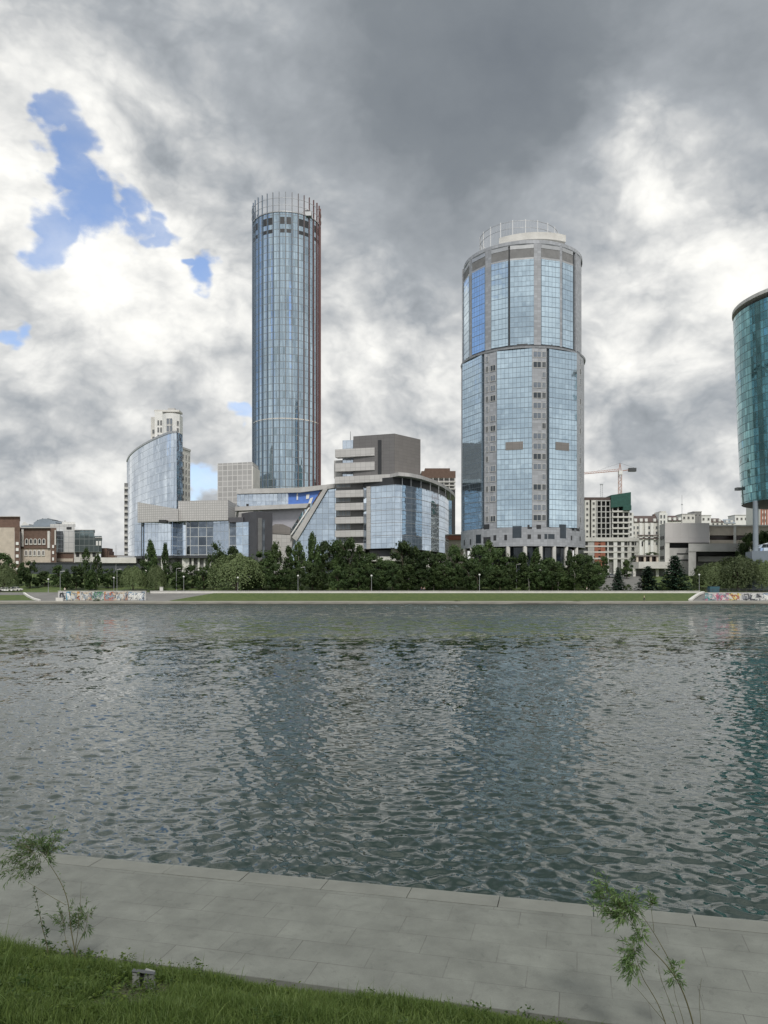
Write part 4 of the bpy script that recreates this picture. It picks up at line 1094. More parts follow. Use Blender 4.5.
# ------------------------------------------------------------------ slanted frame building
def frame_building():
    Y = 304
    r = thing('frame_building', 'mirror-glass building with a big slanted concrete frame and a blue banner', 'building', (PX(290, Y), Y, 9))
    def beam(pts, t=5, y=Y, name='frame_beam', mat='concrete', parent=None, off=0):
        m_ = MB(); P = [(PX(a, y - off), y - off, PZ(b, y - off)) for a, b in pts]; Q = [(x, yy + t, z) for x, yy, z in P]; n = len(P)
        m_.face(P); m_.face(Q[::-1])
        for i in range(n):
            j = (i + 1) % n; m_.face([P[j], P[i], Q[i], Q[j]])
        return m_.build(name, M[mat], parent or r)
    beam([(236.5, 489.0), (236.5, 493.8), (300, 492.4), (335.5, 487.8), (335.5, 483.6), (300, 487.4)], 7, off=1.5)          # top beam
    beam([(323.5, 488.6), (292.0, 537.5), (296.5, 541), (327.5, 489.1), (327.5, 486)], 6, off=1.8)                         # diagonal
    beam([(234.5, 510.8), (234.5, 506.8), (309, 503.2), (306, 507.8)], 5, off=1.0)                                         # lower beam
    beam([(232, 509.8), (232, 521), (235, 523), (236.6, 510)], 5, name='side_fin', off=.6)
    beam([(237, 494.1), (237, 506.8), (288, 504.5), (288, 493.0)], 1, name='ribbon_glass', mat='b_glass')
    bn = beam([(288.2, 493.0), (288.2, 504.4), (312.5, 503.2), (321, 489.9)], .3, name='blue_banner', mat='blue', off=.1)
    beam([(306.2, 494.6), (309.4, 493.9), (309.0, 498.5), (306.0, 499.2)], .1, name='emblem', mat='white', parent=bn, off=.3)
    beam([(310.2, 498.2), (313.2, 497.2), (311.2, 503.2), (308.2, 503.6)], .1, name='emblem', mat='white', parent=bn, off=.3)
    beam([(296.6, 493.4), (298.0, 493.2), (298.0, 499.8), (296.6, 500.2)], .1, name='emblem', mat='white', parent=bn, off=.3)
    beam([(246.2, 503.8), (248.6, 503.8), (248.6, 506.3), (246.2, 506.3)], .1, name='wall_opening', mat='dark', off=.3)
    beam([(327.5, 489.4), (297, 540.5), (290, 552), (290, 577), (337, 577), (337, 488)], 1, name='slanted_glass', mat='g_glass')
    beam([(262, 510), (262, 531), (290, 531), (304.5, 508.2)], 1, name='sloped_soffit', mat='mauvesof', off=-3)
    beam([(271, 527), (275, 524.0), (283, 524.2), (290.5, 527.5), (290, 534.5), (271, 533.5)], 3, name='brown_drum', mat='taupe', off=-1)
    beam([(270, 534), (293, 535), (289, 577), (262, 577)], 4, name='lower_wall', mat='panel', off=-1.2)
    # bright reveal on the diagonal
    beam([(308.4, 507.6), (310.2, 507.3), (291.6, 534.8), (290.2, 535)], 2, name='bright_reveal', mat='white', off=1.0)
M['mauvesof'] = plain('grey_sloping_soffit', (.42, .42, .46), .4, .3, var=.05)
frame_building()

# ------------------------------------------------------------------ tower under construction behind the canopy
def rear_tower():
    Y = 430
    r = thing('tower_under_construction', 'brown-topped unfinished tower with blue glazing behind the canopy office', 'building', (PX(440, Y), Y, 10))
    x0, x1, x2 = PX(421.5, Y), PX(455.6, Y), PX(430, Y)
    MB().box(x0, x1, Y, Y + 18, PZ(478, Y), PZ(471, Y)).build('brick_storey', M['brick'], r)
    MB().box(x0 + 2, x1 - 3, Y + 1, Y + 14, PZ(471, Y), PZ(468, Y)).build('brick_top', M['brick'], r)
    MB().box(x0, x1 - .3, Y + .5, Y + 17, PZ(478.5, Y), PZ(478, Y) + .01).build('deck', M['concrete_light'], r)
    MB().box(x0 + .8, x1 - .8, Y + 1, Y + 17, 10, PZ(478.6, Y)).build('core', M['concrete_dark'], r)
    d = None
    for i, y in enumerate((481.5, 485, 488.5)):
        q = MB().box(x0, x1, Y - .4, Y + 1, PZ(y + .9, Y), PZ(y, Y)).build('floor_slab', M['concrete_light'], r)
    for k in range(7):
        x = x0 + .5 + (x1 - x0 - 1) * k / 6; MB().box(x - .3, x + .3, Y - .1, Y + .4, PZ(490, Y), PZ(478, Y)).build('pillar', M['concrete'], r)
    MB().box(x2, x1 - 2.2, Y - .5, Y, 10, PZ(490, Y)).build('blue_glazing', M['dem_glass'], r)
    MB().box(x1 - 2.15, x1 - .2, Y - .3, Y, 10, PZ(490, Y)).build('service_strip', M['dark'], r)
    s = thing('low_shop_building', 'low salmon-pink shop building glimpsed between canopy office and stepped tower', 'building', (PX(456, 360), 360, 10))
    MB().box(PX(447, 360), PX(466, 360), 360, 372, 10, PZ(535, 360)).build('wall', M['beige'], s)
    MB().box(PX(447, 360), PX(464, 360), 359.6, 360, PZ(540, 360), PZ(535.6, 360)).build('fascia', M['orange'], s)
    MB().box(PX(446.8, 360), PX(466.2, 360), 359.5, 372.2, PZ(535, 360) + .003, PZ(534.2, 360)).build('roof', M['concrete_light'], s)
rear_tower()

# ------------------------------------------------------------------ concrete frame with green netting, low annex, crane
def site():
    Y = 440
    r = thing('unfinished_apartment_block', 'unfinished concrete apartment block with green netting on its top corner', 'building', (PX(610, Y), Y, 10))
    x0, x1, x2 = PX(584.5, Y), PX(612, Y), PX(631, Y)
    zt0, zt1 = PZ(498, Y), PZ(493, Y)
    n = 13; fh = 3.15; bot = 22
    MB().box(x0, x2, Y + 3, Y + 16, 10, PZ(500, Y)).build('inner_core', M['dark'], r)
    MB().box(x0, x1, Y, Y + 14, PZ(500, Y), PZ(497.3, Y)).build('roof_slab', M['mansard'], r)
    k = 0; z = bot
    sl = None
    while z < PZ(500.5, Y):
        for (a, b, dy) in ((PX(596, Y), x1 - .4, 0), (x1, x2 - 1, 1)):
            key = dy
            o = MB().box(a, b, Y - (.6 if dy else 0), Y + 3, z, z + (.85 if dy else .45)).build('floor_slab', M['concrete_light' if dy else 'concrete'], r)
        z += fh
    for a in np.linspace(x1 + .3, x2 - 1.2, 4): MB().box(a - .35, a + .35, Y - .2, Y + .4, 12, PZ(506, Y)).build('column', M['concrete'], r)
    for a in np.linspace(PX(597, Y), x1 - 1, 4): MB().box(a - .3, a + .3, Y + .05, Y + .5, 12, PZ(500, Y)).build('column', M['concrete'], r)
    # panel bays with window holes, left
    for a, b in ((584.8, 589.5), (591.3, 595.8)):
        p, q = (PX(a, Y), Y - .2), (PX(b, Y), Y - .2)
        MB().slab(p, q, 3, 12, PZ(500.2, Y)).build('panel_wall', M['concrete_light'], r)
        facade_windows(r, p, q, 1, list(np.arange(bot + 1, PZ(502, Y), fh)), 1.1, 1.4, 'dark')
    # netting
    m_ = MB(); m_.prism([(PX(610.5, Y), Y - 1.2), (x2 - .4, Y - 1.2), (x2 - .4, Y + 12), (PX(610.5, Y), Y + 12)], [PZ(507.8, Y), PZ(505.8, Y), PZ(509.5, Y), PZ(507.8, Y)], [PZ(495.3, Y), PZ(492.3, Y), PZ(492.3, Y), PZ(495.3, Y)])
    m_.build('green_netting', M['net'], r)
    MB().slab((PX(622.5, Y), Y - 1.3), (x2 - .2, Y - 1.3), 6, PZ(510.5, Y), PZ(505.7, Y), .1).build('netting_flap', M['net'], r)
    # annex
    Y2 = 345
    s = thing('low_annex_with_orange_bays', 'low unfinished white block with orange-red wall bays below the netted building', 'building', (PX(612, Y2), Y2, 10))
    xa, xb = PX(584, Y2), PX(638.5, Y2); zt = PZ(537.5, Y2)
    MB().box(xa, xb, Y2 + 1.2, Y2 + 14, 9.5, zt - .5).build('inner_wall', M['concrete_dark'], s)
    MB().box(xa, xb + .2, Y2 - .4, Y2 + 14, zt - 1.7, zt).build('roof_edge', M['concrete_light'], s)
    for z in (PZ(547, Y2), PZ(552.8, Y2), PZ(559.2, Y2)): MB().box(xa, xb, Y2 - .1, Y2 + 1.2, z, z + .65).build('floor_slab', M['concrete_light'], s)
    for a, b, mt in ((594.5, 598.3, 'orange'), (600.7, 605.3, 'orange'), (588, 594.3, 'concrete'), (607.5, 608.6, 'white'), (613.6, 617.3, 'white'), (621.2, 624.3, 'white'), (627.6, 631.5, 'concrete_light'), (634.5, 638.4, 'concrete_light')):
        MB().box(PX(a, Y2), PX(b, Y2), Y2, Y2 + 1, 9.5, zt - 1.7).build('wall_bay', M[mt], s)
    for y in (541.5, 547.2, 553.2, 559.6):
        MB().box(PX(598.3, Y2), PX(600.7, Y2), Y2 + .2, Y2 + .6, PZ(y + 2.6, Y2), PZ(y, Y2)).build('spandrel', M['orange'], s)
    for k in range(3): MB().box(PX(628, Y2) + k * 3, PX(629.5, Y2) + k * 3, Y2 - .05, Y2, PZ(541 + 5.5, Y2), PZ(541.4, Y2)).build('window', M['dark'], s)
    # crane
    Yc = 455
    c = thing('tower_crane', 'reddish white tower crane with long jib above the unfinished apartment block', 'crane', (PX(620, Yc), Yc, 10))
    x = PX(620, Yc); zt = PZ(463, Yc); zj = PZ(471.0, Yc)
    m_ = MB(); w = .8
    for sx in (-w, w):
        for sy in (-w, w): m_.bar((x + sx, Yc + sy, 10), (x + sx, Yc + sy, zj), .22)
    z = 12; sgn = 1
    while z < zj - 2:
        m_.bar((x - w * sgn, Yc - w, z), (x + w * sgn, Yc - w, z + 1.8), .13); m_.bar((x - w * sgn, Yc + w, z), (x + w * sgn, Yc + w, z + 1.8), .13); z += 1.8; sgn = -sgn
    m_.build('mast', M['cranered'], c)
    m_ = MB(); m_.bar((x - w, Yc, zj), (x, Yc, zt), .25); m_.bar((x + w, Yc, zj), (x, Yc, zt), .25); m_.bar((x, Yc, zj), (x, Yc, zt), .15); m_.build('tower_head', M['cranered'], c)
    MB().box(x - 1.3, x + .8, Yc - 2.4, Yc - .9, zj - 2.4, zj - .1).build('cab', M['white'], c)
    e1 = (PX(578, Yc + 0), Yc, PZ(474.5, Yc)); e2 = (PX(636.5, Yc), Yc, PZ(468.6, Yc))
    m_ = MB(); s0 = Vector((x - .8, Yc, zj)); d = Vector(e1) - s0
    for dy, dz in ((-.7, 0), (.7, 0), (0, 1.2)): m_.bar(s0 + Vector((0, dy, dz)), Vector(e1) + Vector((0, dy, dz * .6)), .16)
    for k in range(16):
        a = s0 + d * (k / 16); b = s0 + d * ((k + 1) / 16); m_.bar(a + Vector((0, -.7, 0)), (a + b) / 2 + Vector((0, 0, 1.1)), .1); m_.bar((a + b) / 2 + Vector((0, 0, 1.1)), b + Vector((0, -.7, 0)), .1)
    m_.build('jib', M['cranered'], c)
    m_ = MB(); m_.bar((x + .8, Yc - .6, zj), e2, .3); m_.bar((x + .8, Yc + .6, zj), (e2[0], e2[1] + 1, e2[2]), .3); m_.build('counter_jib', M['cranered'], c)
    MB().box(e2[0] - 4.6, e2[0] - .3, Yc - .9, Yc + 1.4, e2[2] - 1.7, e2[2] + .35).build('counterweight', M['darkmetal'], c)
    m_ = MB(); m_.bar((x, Yc, zt), s0 + d * .55 + Vector((0, 0, 1)), .08); m_.bar((x, Yc, zt), e2, .08); m_.build('tie_cable', M['darkmetal'], c)
    c2 = thing('hoist_mast', 'slim grey lattice mast standing on the roof of the unfinished block', 'mast', (PX(601.5, 446), 446, PZ(499, 446)))
    x = PX(601.5, 446); m_ = MB()
    for sx in (-.6, .6): m_.bar((x + sx, 446, PZ(500, 446)), (x + sx, 446, PZ(485, 446)), .16)
    for k in range(7): m_.bar((x - .6, 446, PZ(500 - 2 * k, 446)), (x + .6, 446, PZ(498 - 2 * k, 446)), .12)
    m_.build('lattice', M['steel'], c2)
    MB().box(x - .8, x + .8, 445.4, 446.6, PZ(485, 446), PZ(484, 446)).build('mast_cap', M['steel'], c2)
site()

# ------------------------------------------------------------------ pale residential houses behind on the right
def houses_right():
    Y = 470
    r = thing('white_mansard_apartments', 'white apartment house with dark brown mansard roof beside the netted building', 'building', (PX(650, Y), Y, 10))
    a, b = (PX(632, Y), Y), (PX(658.5, Y), Y)
    MB().slab(a, b, 14, 10, PZ(522, Y)).build('wall', M['concrete_light'], r)
    m_ = MB(); x0, x1 = PX(633, Y), PX(658.3, Y)
    m_.prism([(x0, Y - .4), (x1, Y - .4), (x1, Y + 13), (x0, Y + 13)], PZ(522.5, Y), PZ(522, Y) + .3)
    m_.face([(x0, Y - .4, PZ(522, Y)), (x1, Y - .4, PZ(522, Y)), (x1 - .6, Y + 2.5, PZ(515.5, Y)), (x0 + .6, Y + 2.5, PZ(515.5, Y))])
    m_.prism([(x0 + .6, Y + 2.5), (x1 - .6, Y + 2.5), (x1 - .6, Y + 12), (x0 + .6, Y + 12)], PZ(522, Y), PZ(515.5, Y)); m_.build('mansard_roof', M['mansard'], r)
    for px in (635.5, 641, 646, 654.5): x = PX(px, Y); MB().box(x - .8, x + .8, Y - .6, Y + 2, PZ(521.6, Y), PZ(518.6, Y)).build('dormer', M['white'], r)
    for px in (634, 657): x = PX(px, Y); MB().box(x - .7, x + .7, Y + 4, Y + 6, PZ(516, Y), PZ(513.5, Y)).build('chimney', M['brick'], r)
    facade_windows(r, a, b, 7, list(np.arange(PZ(545, Y), PZ(525, Y), 3.2)), 1.0, 1.7)
    for px in (640.5, 646, 651.5): x = PX(px, Y); MB().box(x - .9, x + .9, Y - .9, Y, 18, PZ(523, Y)).build('bay_column', M['white'], r)
    for y in (535, 538.2): MB().box(PX(637, Y), PX(659, Y), Y - 1.6, Y - .9, PZ(y + .9, Y), PZ(y, Y)).build('scaffold_beam', M['mansard'], r)
    t = thing('white_stair_tower', 'tall white stair tower between two mansard-roofed houses', 'building', (PX(662.5, 468), 468, 10))
    MB().box(PX(658.7, 468), PX(666.8, 468), 467, 480, 10, PZ(513, 468)).build('wall', M['white'], t)
    MB().prism([(PX(660, 468), 467), (PX(665.5, 468), 467), (PX(665.5, 468), 478), (PX(660, 468), 478)], PZ(513, 468) + .003, [PZ(511.3, 468)] * 4).build('gable_cap', M['concrete_light'], t)
    facade_windows(t, (PX(659.5, 467), 467), (PX(666, 467), 467), 2, list(np.arange(PZ(535, 468), PZ(516, 468), 3.3)), .9, 2.0)
    u = thing('white_side_house', 'narrow white house with stacked balconies right beside the netted building', 'building', (PX(629.5, 462), 462, 10))
    MB().box(PX(626.5, 460), PX(632.4, 460), 458, 470, 10, PZ(513, 460)).build('wall', M['white'], u)
    facade_windows(u, (PX(626.9, 458), 458), (PX(632, 458), 458), 2, list(np.arange(PZ(536, 460), PZ(515, 460), 3.0)), 1.0, 1.5, 'dark')
    v = thing('brown_roofed_house', 'pale house with low dark brown roof right of the white stair tower', 'building', (PX(673, Y), Y, 10))
    a, b = (PX(667, Y), Y + 1), (PX(682, Y), Y + 1)
    MB().slab(a, b, 12, 10, PZ(521, Y)).build('wall', M['concrete_light'], v)
    MB().prism([(a[0], Y + .5), (b[0], Y + .5), (b[0] - 1, Y + 8), (a[0] + 1, Y + 8)], PZ(521, Y) + .003, [PZ(520.4, Y), PZ(520.4, Y), PZ(514.5, Y), PZ(514.5, Y)]).build('roof', M['mansard'], v)
    for px in (670, 675, 680): x = PX(px, Y); MB().box(x - .8, x + .8, Y + .2, Y + 3, PZ(520.2, Y), PZ(517.4, Y)).build('dormer', M['white'], v)
    specs = [(682, 695, 514.5, 'concrete_light', 'low pale roof block left of the small dark rooftop tower'), (694, 701.5, 512, 'concrete_dark', 'small dark grey rooftop tower among the pale roofs'),
             (701, 711, 515.8, 'white', 'white flat block with square windows behind the blank panel hall'), (711, 724, 517.5, 'mansard', 'long low dark slate roof behind the beige wing'),
             (724, 735.5, 518.5, 'bluegrey', 'blue-grey pitched roof house behind the beige wing'), (735, 748, 515.5, 'white', 'white gabled house left of the concrete column'), (747.5, 753, 516.5, 'concrete_dark', 'grey house touching the concrete column'),
             (676, 690, 516.8, 'concrete', 'grey flat roof far behind the blank panel hall')]
    for i, (p, q, y, mt, lab) in enumerate(specs):
        D = 480 + 4 * i; w = thing('distant_house', lab, 'building', (PX((p + q) / 2, D), D, 10))
        x0, x1 = PX(p, D), PX(q, D)
        if mt in ('mansard', 'bluegrey'):
            MB().box(x0, x1, D, D + 10, 10, PZ(y + 5, D)).build('wall', M['concrete_light'], w)
            MB().prism([(x0 - .2, D - .2), (x1 + .2, D - .2), (x1 - .8, D + 6), (x0 + 1.8, D + 6)], PZ(y + 5, D) + .003, [PZ(y + 4.6, D)] * 2 + [PZ(y, D)] * 2).build('roof', M[mt], w)
            for k in range(2): xx = x0 + (x1 - x0) * (.3 + .4 * k); MB().box(xx - .7, xx + .7, D + .4, D + 4, PZ(y + 3.9, D), PZ(y + 1.6, D)).build('skylight', M['concrete_light'], w)
        else:
            MB().box(x0, x1, D, D + 10, 10, PZ(y, D)).build('wall', M[mt], w)
            MB().box(x0 - .2, x1 + .2, D - .2, D + 10.2, PZ(y, D) + .003, PZ(y, D) + .5).build('roof_edge', M['concrete'], w)
        facade_windows(w, (x0, D), (x1, D), max(2, int((x1 - x0) / 2.6)), [PZ(y + 4.6, D)] if mt not in ('mansard', 'bluegrey') else [PZ(y + 8, D)], 1.1, 1.5, 'dark')
    c2 = thing('radio_mast', 'hair-thin radio mast against the sky above the pale roofs on the right', 'mast', (PX(682, 520), 520, 10))
    MB().tube([(PX(682, 520), 520, 10), (PX(682, 520), 520, PZ(495, 520))], [.3, .12], 6).build('mast_pole', M['steel'], c2)
    MB().box(PX(682, 520) - .5, PX(682, 520) + .5, 519.6, 520.4, PZ(505, 520), PZ(504, 520)).build('mast_ring', M['steel'], c2)
    # orange striped block behind the column
    w = thing('orange_striped_tower', 'white apartment tower with orange vertical stripes at the right edge behind the column', 'building', (PX(766, 420), 420, 10))
    MB().box(PX(759.8, 420), PX(780, 420), 420, 436, 10, PZ(498, 420)).build('wall', M['white'], w)
    for a, b in ((760.4, 762), (763.3, 764.6), (766, 767.5)): MB().box(PX(a, 420), PX(b, 420), 419.7, 420, 12, PZ(500, 420)).build('orange_stripe', M['orange'], w)
    facade_windows(w, (PX(762, 420), 419.95), (PX(766, 420), 419.95), 2, list(np.arange(PZ(528, 420), PZ(503, 420), 3.2)), .6, 1.5, 'dark')
houses_right()

# ------------------------------------------------------------------ blank panel hall (right)
def hall_right():
    Y = 305
    r = thing('blank_panel_hall', 'large windowless grey panel hall with deep dark recesses on the right', 'building', (PX(700, Y), Y, 9))
    def bx(a, b, y0, y1, d0, d1, name, mat): return MB().prism([(PX(a, d0), d0), (PX(b, d0), d0), (PX(b, d1), d1), (PX(a, d1), d1)], PZ(y1, d0), PZ(y0, d0)).build(name, M[mat], r)
    bx(665, 709.5, 523.0, 542.6, 300, 330, 'blank_box', 'mauve')
    # stepped left flank
    MB().prism([(PX(659.5, 309), 309), (PX(664.98, 300.2), 300.2), (PX(664.98, 330), 330), (PX(661, 330), 330)], 9, PZ(523.2, 300)).build('left_flank', M['panel'], r)
    for y in (536, 546, 556): MB().slab((PX(660.6, 307), 307), (PX(663.8, 301.9), 301.9), .3, PZ(y + 3.2, 303), PZ(y, 303), .12).build('flank_window', M['dark'], r)
    bx(665.1, 669.5, 542.61, 585, 300.2, 330, 'corner_pier', 'concrete_light')
    bx(669.5, 692, 542.61, 548, 304, 330, 'recess', 'dark')  # shadow of the recess put into the dark colour
    bx(669.5, 690, 548.0, 585, 301.5, 330, 'stepped_wall', 'concrete')
    for y in (553.2, 559.5): bx(677, 689, y, y + 1.1, 301.3, 301.5, 'wall_slot', 'dark')
    bx(688.5, 748, 543.5, 551.5, 293, 325, 'projecting_band', 'concrete')
    bx(688.5, 696, 551.51, 585, 293.2, 320, 'band_pier', 'concrete')
    bx(696, 746, 551.51, 554.5, 296, 320, 'band_shadow', 'dark')  # dark strip painting the shadow under the band
    bx(696, 748, 554.4, 585, 300, 320, 'lower_wall', 'concrete_dark')
    bx(698, 744, 556.5, 561.5, 298.5, 300, 'lower_spandrel', 'concrete')
    # beige ribbon-window wing
    bx(709.6, 768, 526.0, 535.3, 302, 330, 'upper_fascia', 'beige')
    bx(709.6, 735.5, 535.31, 540, 304, 330, 'ribbon_window', 'brown_glass')
    bx(736.2, 768, 535.31, 541, 304, 330, 'ribbon_window', 'brown_glass')
    bx(709.6, 768, 540.01, 543.4, 301.8, 330, 'lower_fascia', 'beige')
    bx(733.5, 736.2, 525.8, 543.45, 301.4, 303, 'wing_pier', 'concrete_light')
    bx(709.2, 800, 524.9, 526.2, 301.2, 331, 'roof_edge', 'concrete_light')
    bx(768, 800, 526.3, 543, 302, 330, 'end_wall', 'beige')
    # terrace on a stout stem
    s = thing('round_terrace', 'rounded concrete terrace on columns with planted arches in front of the blank hall', 'terrace', (PX(650, 292), 292, 8))
    c = (PX(649.5, 295), 296)
    pts = [(PX(631, 296), 298), (PX(633.5, 291), 292.5), (PX(640, 288), 289.5), (PX(652, 288), 288.5), (PX(667, 290), 289.5), (PX(667, 302), 300), (PX(634, 302), 302)]
    MB().prism(pts, PZ(568.5, 290), PZ(561.8, 290)).build('terrace_parapet', M['concrete_light'], s)
    MB().prism([(PX(636, 294), 294), (PX(664, 294), 294), (PX(664, 302), 302), (PX(636, 302), 302)], 7, PZ(568.5, 290)).build('under_wall', M['concrete_dark'], s)
    for px in (634, 657): x = PX(px, 292); MB().box(x - .5, x + .5, 291.5, 292.5, 7, PZ(568.4, 290)).build('column', M['concrete_light'], s)
    for px in (637, 644.5, 650.5, 657): x = PX(px, 293.5); MB().box(x - .35, x + .35, 293, 294, PZ(562, 290), PZ(555.5, 293)).build('terrace_post', M['beige'], s)
    MB().box(PX(635.5, 293), PX(659, 293), 292.6, 294.4, PZ(556.3, 293), PZ(555, 293)).build('pergola_beam', M['taupe'], s)
    MB().box(PX(636, 294.6), PX(658, 294.6), 294.6, 301, PZ(562, 290), PZ(556.3, 293)).build('pavilion_wall', M['brown_glass'], s)
M['brown_glass'] = plain('brown_ribbon_glass', (.035, .025, .022), .2, .2, var=.2)
hall_right()

# ------------------------------------------------------------------ teal glass tower on a column, right edge
def teal_tower():
    c = (148.5, 262.0); Rt, Rb = 28.6, 25.9
    zt, zb = PZ(322, 273), PZ(503.5, 266)
    r = thing('teal_glass_tower', 'teal glass tower under a curved canopy, raised on a column at the right edge', 'tower', (c[0], c[1], 9))
    g = MB(); n = 72; H_ = 14
    for i in range(n):
        a0, a1 = 2 * math.pi * i / n, 2 * math.pi * (i + 1) / n
        for k in range(H_):
            t0, t1 = k / H_, (k + 1) / H_
            def rad(t): return Rb + (Rt - Rb) * t ** .85
            z0, z1 = zb + (zt - zb) * t0, zb + (zt - zb) * t1
            P = [(c[0] + rad(t) * math.cos(a), c[1] + rad(t) * math.sin(a), z) for a, t, z in ((a0, t0, z0), (a1, t0, z0), (a1, t1, z1), (a0, t1, z1))]
            g.face(P, [(a0 * Rt, z0), (a1 * Rt, z0), (a1 * Rt, z1), (a0 * Rt, z1)])
    g.build('glass_drum', M['n_glass'], r)
    MB().lathe(c, [(0, zb), (Rb, zb)], 60).build('soffit', M['darkmetal'], r)
    MB().lathe(c, [(Rt - 3.5, zt), (Rt - 3.5, zt + 1.1)], 60).build('attic', M['dark'], r)
    MB().lathe(c, [(0, zt), (Rt, zt)], 60).build('roof_deck', M['darkmetal'], r)
    MB().lathe(c, [(Rt - 4, zt + 1.0), (Rt + .3, zt + 1.6), (Rt + .3, zt + 2.7), (0, zt + 4)], 72).build('canopy_roof', M['concrete_light'], r)
    x, y = PX(755.6, 258), 258.0
    MB().tube([(x, y, 6), (x, y, zb + .02)], [.85, .85], 20).build('support_column', M['bluegrey'], r)
    MB().box(PX(790, 262), PX(800, 262), 262, 272, 8, zb).build('lift_core', M['concrete'], r)
    cx_, cy_ = on_circle(737.5, c, Rb + .5)
    MB().box(PX(734.5, 270), PX(740, 270), 268, 270, PZ(490, 268), PZ(487.3, 268)).build('window_cradle', M['concrete_dark'], r)
    s = thing('curved_podium', 'pale blue-grey curved podium at the foot of the round column at the right edge', 'podium', (PX(760, 270), 262, 6))
    MB().prism([(PX(745.5, 262), 262), (PX(752, 254), 254), (PX(770, 250), 250), (PX(800, 250), 250), (PX(800, 280), 280), (PX(745.5, 280), 280)], 4, PZ(551.5, 256)).build('podium_wall', M['bluegrey'], s)
    MB().lathe((PX(768, 262), 262), [(4.2, PZ(551.5, 256)), (3.9, PZ(551.5, 256) + 1.4), (2.6, PZ(551.5, 256) + 2.6), (0, PZ(551.5, 256) + 3.2)], 24).build('small_dome', M['b_glass'], s)
teal_tower()

